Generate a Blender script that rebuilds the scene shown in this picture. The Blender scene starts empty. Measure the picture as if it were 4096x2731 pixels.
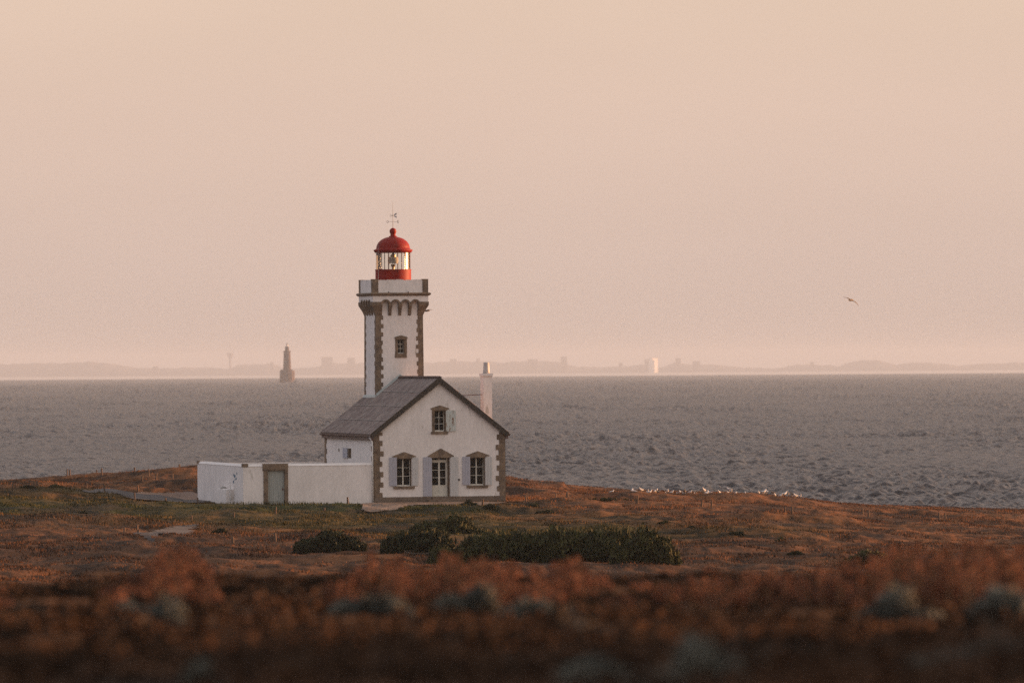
import bpy, bmesh, math, random
import numpy as np
from mathutils import Vector, Matrix

random.seed(7)
rng = np.random.default_rng(7)
R = math.radians
S = bpy.context.scene
COL = S.collection

# ---------------------------------------------------------------- camera
F = 22755.6          # 200 mm lens in pixels of a 4096 px wide frame
CAMZ = 21.0
PITCH, ROLL = math.atan((1446 - 1365.5) / F), R(0.40)
cd = bpy.data.cameras.new('camera')
cam = bpy.data.objects.new('camera', cd)
COL.objects.link(cam)
S.camera = cam
cd.lens = 200
cd.sensor_width = 36
cd.clip_start = 0.5
cd.clip_end = 90000
CM = Matrix.Translation((0, 0, CAMZ)) @ Matrix.Rotation(math.pi / 2 + PITCH, 4, 'X') @ Matrix.Rotation(-ROLL, 4, 'Z')
cam.matrix_world = CM
cd.dof.use_dof = True
cd.dof.focus_distance = 405
cd.dof.aperture_fstop = 1.85
C3 = CM.to_3x3()


def at(px, py, Y):
    """world point seen at photograph pixel (px, py) at distance Y"""
    d = C3 @ Vector(((px - 2048) / F, -(py - 1365.5) / F, -1))
    return Vector((0, 0, CAMZ)) + d * (Y / d.y)


def proj(p):
    q = CM.inverted() @ Vector(p)
    return 2048 + F * q.x / -q.z, 1365.5 - F * q.y / -q.z


# ---------------------------------------------------------------- sky, sun, exposure
SUN_AZ, SUN_EL = 72.0, 5.0
w = bpy.data.worlds.new("World")
S.world = w
w.use_nodes = True
nt = w.node_tree
bg = nt.nodes['Background']
bg.inputs[1].default_value = 0.1
sky = nt.nodes.new('ShaderNodeTexSky')
sky.sky_type = 'NISHITA'
sky.sun_disc = False
sky.sun_elevation = R(SUN_EL)
sky.sun_rotation = R(SUN_AZ)
sky.air_density = 1.2
sky.dust_density = 3.0
sky.ozone_density = 2.0
tc = nt.nodes.new('ShaderNodeTexCoord')
sep = nt.nodes.new('ShaderNodeSeparateXYZ')
nt.links.new(tc.outputs['Generated'], sep.inputs[0])
# the pink dusk belt of the horizon air, seen by elevation (z = sine of elevation)
ramp = nt.nodes.new('ShaderNodeValToRGB')
mul = nt.nodes.new('ShaderNodeMath')
mul.operation = 'MULTIPLY'
mul.inputs[1].default_value = 1.0
nt.links.new(sep.outputs[2], mul.inputs[0])
nt.links.new(mul.outputs[0], ramp.inputs[0])
BELT = [(0.0, (2.30, 1.76, 1.52)), (0.018, (2.56, 1.94, 1.66)), (0.045, (2.74, 2.04, 1.70)), (0.075, (2.86, 2.13, 1.70)),
        (0.20, (3.6, 2.90, 2.4)), (0.45, (3.5, 3.1, 2.85)), (1.0, (1.9, 2.0, 2.2))]
COOL = [(0.0, (2.3, 1.95, 1.9)), (0.10, (2.3, 2.0, 2.05)), (0.3, (2.0, 2.0, 2.35)), (1.0, (1.7, 1.85, 2.2))]


def fill_ramp(node, stops):
    cr = node.color_ramp
    while len(cr.elements) < len(stops):
        cr.elements.new(0.5)
    for e, (p, c) in zip(cr.elements, stops):
        e.position = p
        e.color = (c[0] / 4, c[1] / 4, c[2] / 4, 1)


fill_ramp(ramp, BELT)
ramp2_ = nt.nodes.new('ShaderNodeValToRGB')
fill_ramp(ramp2_, COOL)
nt.links.new(mul.outputs[0], ramp2_.inputs[0])
# bearing from the sun: 1 towards it, -1 away
dt = nt.nodes.new('ShaderNodeVectorMath')
dt.operation = 'DOT_PRODUCT'
dt.inputs[1].default_value = (math.sin(R(SUN_AZ)), math.cos(R(SUN_AZ)), 0)
nt.links.new(tc.outputs['Generated'], dt.inputs[0])
mr_ = nt.nodes.new('ShaderNodeMapRange')
mr_.inputs[1].default_value = -.9
mr_.inputs[2].default_value = .1
nt.links.new(dt.outputs['Value'], mr_.inputs[0])
mixc = nt.nodes.new('ShaderNodeMix')
mixc.data_type = 'RGBA'
nt.links.new(mr_.outputs[0], mixc.inputs['Factor'])
nt.links.new(ramp2_.outputs[0], mixc.inputs[6])
nt.links.new(ramp.outputs[0], mixc.inputs[7])
sc = nt.nodes.new('ShaderNodeVectorMath')
sc.operation = 'SCALE'
sc.inputs['Scale'].default_value = 4.4
nt.links.new(mixc.outputs[2], sc.inputs[0])
mpn = nt.nodes.new('ShaderNodeMapping')
mpn.inputs['Scale'].default_value = (6, 6, 30)
nt.links.new(tc.outputs['Generated'], mpn.inputs[0])
ns = nt.nodes.new('ShaderNodeTexNoise')
ns.inputs['Scale'].default_value = 1.6
ns.inputs['Detail'].default_value = 3
nt.links.new(mpn.outputs[0], ns.inputs[0])
mrn = nt.nodes.new('ShaderNodeMapRange')
mrn.inputs[1].default_value = .3
mrn.inputs[2].default_value = .7
mrn.inputs[3].default_value = 4.32
mrn.inputs[4].default_value = 4.48
nt.links.new(ns.outputs[0], mrn.inputs[0])
nt.links.new(mrn.outputs[0], sc.inputs['Scale'])
mix = nt.nodes.new('ShaderNodeMix')
mix.data_type = 'RGBA'
mix.inputs['Factor'].default_value = 0.85
nt.links.new(sky.outputs[0], mix.inputs[6])
nt.links.new(sc.outputs[0], mix.inputs[7])
nt.links.new(mix.outputs[2], bg.inputs[0])

sd = bpy.data.lights.new('sun', 'SUN')
sd.energy = 4.6
sd.angle = R(0.5)
sd.color = (1.0, 0.50, 0.24)
so = bpy.data.objects.new('sun', sd)
COL.objects.link(so)
SUN = Vector((math.sin(R(SUN_AZ)) * math.cos(R(SUN_EL)), math.cos(R(SUN_AZ)) * math.cos(R(SUN_EL)), math.sin(R(SUN_EL))))
so.rotation_euler = SUN.to_track_quat('Z', 'Y').to_euler()
so.location = (200, 60, 60)

S.view_settings.view_transform = 'Standard'
S.view_settings.look = 'None'
S.view_settings.exposure = 1.45
S.view_settings.gamma = 1
S.cycles.use_denoising = False
S.cycles.max_bounces = 6
S.cycles.transparent_max_bounces = 12
S.cycles.volume_bounces = 1


ORD = ['first', 'second', 'third', 'fourth', 'fifth', 'sixth', 'seventh', 'eighth', 'ninth', 'tenth', 'eleventh', 'twelfth', 'thirteenth', 'fourteenth', 'fifteenth',
       'sixteenth', 'seventeenth', 'eighteenth', 'nineteenth', 'twentieth'] + ['twenty-' + q for q in
       ('first', 'second', 'third', 'fourth', 'fifth', 'sixth', 'seventh', 'eighth', 'ninth')] + ['thirtieth'] + ['thirty-' + q for q in
       ('first', 'second', 'third', 'fourth', 'fifth', 'sixth', 'seventh', 'eighth', 'ninth')] + ['fortieth'] + ['forty-' + q for q in
       ('first', 'second', 'third', 'fourth', 'fifth', 'sixth', 'seventh', 'eighth', 'ninth')]



# ---------------------------------------------------------------- materials
def nodes(m):
    m.use_nodes = True
    t = m.node_tree
    return t, t.nodes['Principled BSDF'], t.links


def mat(name, c, rough=0.8, c2=None, scale=4.0, bump=0.0, bscale=None, metal=0.0, spec=0.3, stretch=(1, 1, 1), detail=6, fine=0.12,
        spots=None):
    """procedural surface: two colours mixed by noise, a finer mottling on top, bump; spots = (colour, scale, threshold)"""
    m = bpy.data.materials.new(name)
    t, b, L = nodes(m)
    b.inputs['Roughness'].default_value = rough
    b.inputs['Metallic'].default_value = metal
    b.inputs['Specular IOR Level'].default_value = spec
    g = t.nodes.new('ShaderNodeNewGeometry')
    mp = t.nodes.new('ShaderNodeMapping')
    mp.inputs['Scale'].default_value = stretch
    L.new(g.outputs['Position'], mp.inputs[0])
    n = t.nodes.new('ShaderNodeTexNoise')
    n.inputs['Scale'].default_value = scale
    n.inputs['Detail'].default_value = detail
    L.new(mp.outputs[0], n.inputs[0])
    r = t.nodes.new('ShaderNodeValToRGB')
    r.color_ramp.elements[0].position = .35
    r.color_ramp.elements[1].position = .65
    c2 = c2 or tuple(x * .82 for x in c)
    r.color_ramp.elements[0].color = (*c2, 1)
    r.color_ramp.elements[1].color = (*c, 1)
    L.new(n.outputs[0], r.inputs[0])
    out = r.outputs[0]
    if fine:
        n2 = t.nodes.new('ShaderNodeTexNoise')
        n2.inputs['Scale'].default_value = scale * 6
        n2.inputs['Detail'].default_value = 4
        L.new(mp.outputs[0], n2.inputs[0])
        mr = t.nodes.new('ShaderNodeMapRange')
        mr.inputs[1].default_value = .3
        mr.inputs[2].default_value = .7
        mr.inputs[3].default_value = 1 - fine
        mr.inputs[4].default_value = 1 + fine
        L.new(n2.outputs[0], mr.inputs[0])
        v = t.nodes.new('ShaderNodeVectorMath')
        v.operation = 'SCALE'
        L.new(out, v.inputs[0])
        L.new(mr.outputs[0], v.inputs['Scale'])
        out = v.outputs[0]
    if spots:
        n3 = t.nodes.new('ShaderNodeTexNoise')
        n3.inputs['Scale'].default_value = spots[1]
        n3.inputs['Detail'].default_value = 5
        L.new(mp.outputs[0], n3.inputs[0])
        m3 = t.nodes.new('ShaderNodeMapRange')
        m3.inputs[1].default_value = spots[2]
        m3.inputs[2].default_value = spots[2] + .06
        L.new(n3.outputs[0], m3.inputs[0])
        mx = t.nodes.new('ShaderNodeMix')
        mx.data_type = 'RGBA'
        L.new(m3.outputs[0], mx.inputs['Factor'])
        L.new(out, mx.inputs[6])
        mx.inputs[7].default_value = (*spots[0], 1)
        out = mx.outputs[2]
    L.new(out, b.inputs['Base Color'])
    if bump:
        nb = t.nodes.new('ShaderNodeTexNoise')
        nb.inputs['Scale'].default_value = bscale or scale * 5
        nb.inputs['Detail'].default_value = 5
        L.new(mp.outputs[0], nb.inputs[0])
        bp = t.nodes.new('ShaderNodeBump')
        bp.inputs['Strength'].default_value = 1
        bp.inputs['Distance'].default_value = bump
        L.new(nb.outputs[0], bp.inputs['Height'])
        L.new(bp.outputs[0], b.inputs['Normal'])
    return m


M = {}
M['render'] = mat('white_render', (.77, .715, .68), .9, (.69, .64, .605), 1.3, .003, 18, stretch=(1, 1, .4), fine=.07,
                  spots=((.50, .46, .41), 1.9, .66))
M['stone'] = mat('granite', (.225, .160, .108), .9, (.115, .084, .062), 2.2, .012, 22, fine=.22)
M['plinth'] = mat('plinth_granite', (.185, .14, .105), .9, (.12, .09, .07), 1.8, .012, 16, fine=.2)
M['slate'] = mat('roof_sheet', (.275, .222, .200), .75, (.155, .118, .108), 1.6, .004, 30, fine=.18, spots=((.26, .25, .22), 3.5, .62))
M['ridge'] = mat('ridge_tile', (.15, .10, .09), .8, (.09, .065, .06), 5)
M['barge'] = mat('dark_timber', (.062, .050, .040), .8, (.035, .03, .025), 6)
M['gutter'] = mat('brown_gutter', (.115, .072, .062), .55, (.08, .052, .045), 5)
M['lap'] = mat('lap_edge', (.30, .27, .25), .8)
M['flash'] = mat('lead_flashing', (.42, .45, .43), .6)
M['frame'] = mat('cream_paint', (.66, .63, .55), .6, (.56, .53, .46), 7)
M['white'] = mat('white_paint', (.76, .75, .73), .6)
M['shut'] = mat('grey_blue_shutter', (.43, .425, .475), .7, (.35, .35, .395), 8, stretch=(3, 3, .3), fine=.06)
M['shut_v'] = mat('weathered_shutter', (.56, .55, .535), .75, (.47, .465, .455), 6, stretch=(3, 3, .3), fine=.08)
M['shut_r'] = mat('rusty_shutter', (.55, .58, .54), .75, (.48, .505, .475), 6, stretch=(2, 2, .6), spots=((.20, .09, .04), 3.2, .585))
M['glass'] = mat('dark_window_glass', (.006, .007, .007), .3, spec=.1, fine=0)
M['red'] = mat('red_paint', (.225, .014, .009), .55, (.18, .011, .008), 3, .002, 30, spec=.12, fine=.1)
M['iron'] = mat('dark_iron', (.12, .035, .025), .5)
M['metal'] = mat('galvanised', (.33, .31, .29), .45, metal=.3)
M['lens'] = mat('lens_glass', (.42, .38, .32), .2, spec=.6)
M['brass'] = mat('lens_brass', (.20, .15, .09), .35, metal=.6)
M['door'] = mat('pale_green_door', (.37, .385, .355), .7, (.29, .305, .285), 5, stretch=(4, 4, .3))
M['blue'] = mat('blue_paint', (.07, .16, .24), .7)
M['post'] = mat('weathered_post', (.13, .085, .058), .9, (.07, .048, .035), 9, .01, 30, stretch=(1, 1, .2))
M['slab'] = mat('concrete', (.36, .34, .31), .9, scale=2)
M['pot'] = mat('clay_pot', (.50, .48, .47), .85, (.40, .38, .37), 5, spots=((.2, .1, .05), 6, .68))


def glass_mat():
    m = bpy.data.materials.new('lantern_glass')
    t, b, L = nodes(m)
    t.nodes.remove(b)
    tr = t.nodes.new('ShaderNodeBsdfTransparent')
    tr.inputs[0].default_value = (.93, .94, .92, 1)
    gl = t.nodes.new('ShaderNodeBsdfGlossy')
    gl.inputs['Roughness'].default_value = .24
    fr = t.nodes.new('ShaderNodeFresnel')
    fr.inputs[0].default_value = 1.5
    mx = t.nodes.new('ShaderNodeMixShader')
    L.new(fr.outputs[0], mx.inputs[0])
    L.new(tr.outputs[0], mx.inputs[1])
    L.new(gl.outputs[0], mx.inputs[2])
    L.new(mx.outputs[0], t.nodes['Material Output'].inputs[0])
    return m


M['lantern_glass'] = glass_mat()


# ---------------------------------------------------------------- object helpers
def tag(o, label=None, cat=None, group=None, kind=None):
    if label:
        o['label'] = label
    if cat:
        o['category'] = cat
    if group:
        o['group'] = group
    if kind:
        o['kind'] = kind
    return o


def empty(name, loc=(0, 0, 0), rz=0.0):
    o = bpy.data.objects.new(name, None)
    o.empty_display_size = .3
    COL.objects.link(o)
    o.location = loc
    o.rotation_euler = (0, 0, rz)
    return o


def copy_tree(o, parent=None):
    c = o.copy()
    COL.objects.link(c)
    c.parent = parent
    for ch in list(o.children):
        copy_tree(ch, c)
    return c


class MB:
    def __init__(s):
        s.v = []
        s.f = []

    def add(s, vs, fs):
        n = len(s.v)
        s.v += [tuple(v) for v in vs]
        s.f += [tuple(i + n for i in f) for f in fs]
        return s

    def box(s, x0, x1, y0, y1, z0, z1):
        return s.add([(x, y, z) for z in (z0, z1) for x, y in ((x0, y0), (x1, y0), (x1, y1), (x0, y1))],
                     [(3, 2, 1, 0), (4, 5, 6, 7), (0, 1, 5, 4), (1, 2, 6, 5), (2, 3, 7, 6), (3, 0, 4, 7)])

    def mbox(s, mp, u0, u1, z0, z1, d0, d1):
        """box in wall coordinates: u along the wall, z up, d inwards (negative = proud)"""
        return s.add([mp(u, z, d) for z in (z0, z1) for u, d in ((u0, d0), (u1, d0), (u1, d1), (u0, d1))],
                     [(3, 2, 1, 0), (4, 5, 6, 7), (0, 1, 5, 4), (1, 2, 6, 5), (2, 3, 7, 6), (3, 0, 4, 7)])

    def mprism(s, mp, poly, d0, d1):
        n = len(poly)
        vs = [mp(u, z, d0) for u, z in poly] + [mp(u, z, d1) for u, z in poly]
        return s.add(vs, [tuple(range(n - 1, -1, -1)), tuple(range(n, 2 * n))] +
                     [(i, (i + 1) % n, n + (i + 1) % n, n + i) for i in range(n)])

    def hexa(s, bot, top):
        return s.add(list(bot) + list(top), [(3, 2, 1, 0), (4, 5, 6, 7), (0, 1, 5, 4), (1, 2, 6, 5), (2, 3, 7, 6), (3, 0, 4, 7)])

    def lathe(s, prof, c=(0, 0, 0), n=32, closed=True):
        vs = []
        for r_, z in prof:
            for k in range(n):
                a = 2 * math.pi * k / n
                vs.append((c[0] + r_ * math.cos(a), c[1] + r_ * math.sin(a), c[2] + z))
        fs = []
        for i in range(len(prof) - 1):
            for k in range(n):
                k2 = (k + 1) % n
                fs.append((i * n + k, i * n + k2, (i + 1) * n + k2, (i + 1) * n + k))
        if closed:
            fs.append(tuple(range(n - 1, -1, -1)))
            fs.append(tuple((len(prof) - 1) * n + k for k in range(n)))
        return s.add(vs, fs)

    def tube(s, pts, r, n=8, flat=1.0):
        """a tube through pts; r a number or one radius per point; closed ends"""
        pts = [Vector(p) for p in pts]
        rs = r if isinstance(r, (list, tuple)) else [r] * len(pts)
        vs = []
        up0 = None
        for i, p in enumerate(pts):
            d = (pts[min(i + 1, len(pts) - 1)] - pts[max(i - 1, 0)]).normalized()
            a = d.cross(Vector((0, 0, 1))) if abs(d.z) < .95 else d.cross(Vector((0, 1, 0)))
            a.normalize()
            if up0 and a.dot(up0) < 0:
                a = -a
            up0 = a
            b = a.cross(d).normalized()
            for k in range(n):
                t = 2 * math.pi * k / n
                vs.append(p + a * math.cos(t) * rs[i] + b * math.sin(t) * rs[i] * flat)
        fs = [(i * n + k, i * n + (k + 1) % n, (i + 1) * n + (k + 1) % n, (i + 1) * n + k) for i in range(len(pts) - 1) for k in range(n)]
        fs += [tuple(range(n - 1, -1, -1)), tuple((len(pts) - 1) * n + k for k in range(n))]
        return s.add(vs, fs)

    def build(s, name, m, parent=None, smooth=False, normals=True):
        me = bpy.data.meshes.new(name)
        me.from_pydata(s.v, [], s.f)
        if normals:
            bm = bmesh.new()
            bm.from_mesh(me)
            bmesh.ops.recalc_face_normals(bm, faces=bm.faces)
            bm.to_mesh(me)
            bm.free()
        me.materials.append(m)
        if smooth:
            me.polygons.foreach_set('use_smooth', [True] * len(me.polygons))
        o = bpy.data.objects.new(name, me)
        COL.objects.link(o)
        if parent:
            o.parent = parent
        return o


def np_mesh(name, V, Fq, m, parent=None, smooth=False):
    """mesh from numpy arrays; Fq (n,3) or (n,4)"""
    me = bpy.data.meshes.new(name)
    k = Fq.shape[1]
    me.vertices.add(len(V))
    me.vertices.foreach_set('co', np.ascontiguousarray(V, dtype=np.float32).ravel())
    me.loops.add(len(Fq) * k)
    me.loops.foreach_set('vertex_index', np.ascontiguousarray(Fq, dtype=np.int32).ravel())
    me.polygons.add(len(Fq))
    me.polygons.foreach_set('loop_start', np.arange(0, len(Fq) * k, k, dtype=np.int32))
    me.polygons.foreach_set('loop_total', np.full(len(Fq), k, dtype=np.int32))
    if smooth:
        me.polygons.foreach_set('use_smooth', np.ones(len(Fq), dtype=bool))
    me.update(calc_edges=True)
    me.materials.append(m)
    o = bpy.data.objects.new(name, me)
    COL.objects.link(o)
    if parent:
        o.parent = parent
    return o


def attr(o, name, vals):
    a = o.data.attributes.new(name, 'FLOAT', 'POINT')
    a.data.foreach_set('value', np.ascontiguousarray(vals, dtype=np.float32).ravel())


# ---------------------------------------------------------------- numpy noise
_P = rng.random((256, 256)).astype(np.float64)


def vnoise(x, y, seed=0):
    x = x + seed * 17.31
    y = y + seed * 9.77
    xi = np.floor(x).astype(int)
    yi = np.floor(y).astype(int)
    fx, fy = x - xi, y - yi
    fx = fx * fx * (3 - 2 * fx)
    fy = fy * fy * (3 - 2 * fy)
    a = _P[xi & 255, yi & 255]
    b = _P[(xi + 1) & 255, yi & 255]
    c = _P[xi & 255, (yi + 1) & 255]
    d = _P[(xi + 1) & 255, (yi + 1) & 255]
    return (a * (1 - fx) + b * fx) * (1 - fy) + (c * (1 - fx) + d * fx) * fy - .5


def fbm(x, y, seed=0, oct=4):
    r, a = 0, 1.0
    for i in range(oct):
        r = r + a * vnoise(x * 2 ** i, y * 2 ** i, seed + i)
        a *= .5
    return r


def sstep(a, b, x):
    t = np.clip((x - a) / (b - a), 0, 1)
    return t * t * (3 - 2 * t)


# ---------------------------------------------------------------- house frame (local x along the gable, y into depth)
TH = R(15.5)
HX = at(1757, 1700, 401.3).x
HY = 401.3
Z0 = at(1757, 2008, 401.3).z
HC, HS = math.cos(TH), math.sin(TH)


def loc2w(x, y):
    return HX + x * HC - y * HS, HY + x * HS + y * HC


def w2loc(X, Y):
    return (X - HX) * HC + (Y - HY) * HS, -(X - HX) * HS + (Y - HY) * HC


def LZ(px, py, ly=0.0, lx=None):
    """local height of a pixel on a plane at distance of local (lx, ly)"""
    lx = lx if lx is not None else 0
    Y = HY + lx * HS + ly * HC
    return at(px, py, Y).z - Z0


def LX(px, ly=0.0):
    """local x of a pixel column on the plane y = ly"""
    lx = 0.0
    for _ in range(6):
        Y = HY + lx * HS + ly * HC
        X = (px - 2048) / F * Y
        lx = (X - HX + ly * HS) / HC
    return lx


# ---------------------------------------------------------------- terrain
cols = np.array([-900, 0, 400, 800, 1200, 1500, 2000, 2500, 3000, 3500, 4096, 5000], float)
rows_py = {
    450: [1928, 1921, 1896, 1859, 1862, 1895, 1923, 1957, 1970, 2018, 2038, 2060],
    432: [1940, 1932, 1912, 1885, 1888, 1920, 1943, 1970, 1985, 2026, 2048, 2075],
    415: [1955, 1950, 1950, 1955, 1962, 1972, 1975, 1990, 2003, 2045, 2066, 2095],
    395: [1975, 1972, 1988, 2008, 2016, 2022, 2024, 2029, 2037, 2075, 2095, 2120],
    380: [2004, 2002, 2016, 2038, 2044, 2050, 2050, 2053, 2062, 2094, 2112, 2130],
    350: [2068, 2066, 2076, 2092, 2098, 2102, 2102, 2104, 2106, 2130, 2150, 2160],
    300: [2172, 2172, 2175, 2180, 2182, 2180, 2180, 2186, 2196, 2208, 2220, 2230],
    250: [2310, 2310, 2312, 2312, 2315, 2315, 2315, 2318, 2325, 2330, 2336, 2340],
}
rz = {}
for Y, r_ in rows_py.items():
    rz[Y] = np.array([at(c, p, Y).z for c, p in zip(cols, r_)])
rz[520] = np.full(12, -4.0)
rz[462] = rz[450] - 1.4
rz[470] = np.full(12, 5.0)
for Y, p in ((190, 2450), (150, 2520), (115, 2500), (85, 2410), (66, 2335), (55, 2425), (44, 2545)):
    rz[Y] = np.full(12, at(2048, p, Y).z)
rz[30] = np.full(12, 19.36)
rz[10] = np.full(12, 19.4)
rz[-30] = np.full(12, 19.4)
YS = np.array(sorted(rz))
ZT = np.array([rz[y] for y in YS])
US = (cols - 2048) / F


def ground0(X, Y):
    X = np.asarray(X, float)
    Y = np.asarray(Y, float)
    u = np.clip(X / np.maximum(Y, 20), US[0], US[-1] - 1e-9)
    j = np.clip(np.searchsorted(US, u, side='right') - 1, 0, len(US) - 2)
    fu = sstep(0, 1, (u - US[j]) / (US[j + 1] - US[j])) * .4 + .6 * (u - US[j]) / (US[j + 1] - US[j])
    yy = np.clip(Y, YS[0], YS[-1] - 1e-6)
    i = np.clip(np.searchsorted(YS, yy, side='right') - 1, 0, len(YS) - 2)
    fy = (yy - YS[i]) / (YS[i + 1] - YS[i])
    z = (ZT[i, j] * (1 - fu) + ZT[i, j + 1] * fu) * (1 - fy) + (ZT[i + 1, j] * (1 - fu) + ZT[i + 1, j + 1] * fu) * fy
    # level building plot
    lx, ly = w2loc(X, Y)
    dx = np.maximum(np.maximum(-15 - lx, lx - 5.6), 0)
    dy = np.maximum(np.maximum(-1.6 - ly, ly - 15), 0)
    k = 1 - sstep(0, 7, np.hypot(dx, dy))
    z = z * (1 - k) + Z0 * k
    # unseen mound added out of frame at right to shade the near slope
    h = 5.2 * np.exp(-((X - 26) / 9.0) ** 2) * (1 - sstep(36, 46, Y)) * sstep(5, 20, Y)
    return z + h


def yard_mask(X, Y):
    lx, ly = w2loc(X, Y)
    dx = np.maximum(np.maximum(-15 - lx, lx - 5.2), 0)
    dy = np.maximum(np.maximum((-1.2 - ly) * .28, ly - 15), 0)
    return 1 - sstep(0, 2.5, np.hypot(dx, dy))


def ground(X, Y):
    X = np.asarray(X, float)
    Y = np.asarray(Y, float)
    z = ground0(X, Y)
    k = 1 - yard_mask(X, Y)
    far = sstep(120, 200, Y) * (1 - .6 * sstep(418, 432, Y) * (X > 4))
    z = z + far * k * (fbm(X / 24 + Y / 45, Y / 10, 3, 3) * .62 + (.28 - np.abs(fbm(X / 11 + Y / 30, Y / 4.5, 29, 3))) * .55 + fbm(X / 4.0, Y / 6.5, 9) * .38 + fbm(X / 1.1, Y / 1.1, 19, 3) * .09 - .08) - .12 * (1 - k) * sstep(0, 4, -w2loc(X, Y)[1]) * far
    z = z + (1 - sstep(120, 200, Y)) * (fbm(X / 3.0, Y / 3.0, 5) * .16 + fbm(X / .8, Y / .8, 15, 3) * .05)
    return z


def gz(X, Y):
    return float(ground(np.array([X]), np.array([Y]))[0])


def hit(px, py, y0=215.0, y1=462.0):
    """first ground point seen at a pixel, coming from y0 outwards"""
    Ysamp = np.arange(y0, y1, .25)
    d = C3 @ Vector(((px - 2048) / F, -(py - 1365.5) / F, -1))
    X = d.x / d.y * Ysamp
    Z = CAMZ + d.z / d.y * Ysamp
    G = ground0(X, Ysamp)
    k = np.where(G >= Z)[0]
    i = k[0] if len(k) else len(Ysamp) - 60
    return float(X[i]), float(Ysamp[i])


# rows and columns of the sheet
Yr = np.concatenate([np.arange(-30, 24, 2.0), np.arange(24, 80, .35), np.arange(80, 215, 1.6), np.arange(215, 470, .42), np.arange(470, 521, 5.)])
sc_ = np.concatenate([np.linspace(-.5, -.105, 60, endpoint=False), np.linspace(-.105, .105, 760), np.linspace(.105, .5, 61)[1:]])
YY, SS = np.meshgrid(Yr, sc_, indexing='ij')
XX = SS * (YY + 60)
ZZ = ground(XX, YY)
nr, nc = YY.shape
V = np.stack([XX, YY, ZZ], -1).reshape(-1, 3)
idx = np.arange(nr * nc).reshape(nr, nc)
Q = np.stack([idx[:-1, :-1], idx[:-1, 1:], idx[1:, 1:], idx[1:, :-1]], -1).reshape(-1, 4)


def green_mask(X, Y):
    """how green (short salt-turf) rather than dry the ground cover is, 0..1"""
    pz = ground0(X, Y)
    u = X / np.maximum(Y, 20) * F + 2048
    py = 1446 + (2048 - u) * .007 + (CAMZ - pz) * F / np.maximum(Y, 20)
    n = fbm(X / 9, Y / 16, 21) * 45
    g = np.exp(-(((py + n) - (2038 + (u - 700) * .02)) / 58) ** 2) * (1 - sstep(1800, 2400, u + n * 6)) * 1.0
    g = np.maximum(g, .75 * np.exp(-((py + n - 2085) / 45) ** 2) * sstep(500, 1000, u) * (1 - sstep(1700, 2400, u)))
    g = np.maximum(g, .85 * np.exp(-((py + n - 2135) / 60) ** 2) * sstep(1250, 1600, u + n * 4) * (1 - sstep(2450, 2850, u + n * 5)))
    g = np.maximum(g, .5 * np.exp(-((py + n - 2125) / 40) ** 2) * sstep(2300, 2600, u) * (1 - sstep(3100, 3500, u)))
    return np.clip(g * np.where(Y > 200, 1, 0), 0, 1)


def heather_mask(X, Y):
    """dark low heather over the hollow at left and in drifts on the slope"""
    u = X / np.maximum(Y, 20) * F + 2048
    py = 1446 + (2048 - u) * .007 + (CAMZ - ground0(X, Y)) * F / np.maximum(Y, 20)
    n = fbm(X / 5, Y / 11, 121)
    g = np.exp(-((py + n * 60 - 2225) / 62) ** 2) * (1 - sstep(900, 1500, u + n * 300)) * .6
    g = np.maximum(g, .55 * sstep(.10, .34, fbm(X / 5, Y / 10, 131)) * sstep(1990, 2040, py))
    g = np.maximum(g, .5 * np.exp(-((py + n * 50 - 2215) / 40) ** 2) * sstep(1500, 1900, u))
    return np.clip(g, 0, .95) * (Y > 200)


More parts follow.
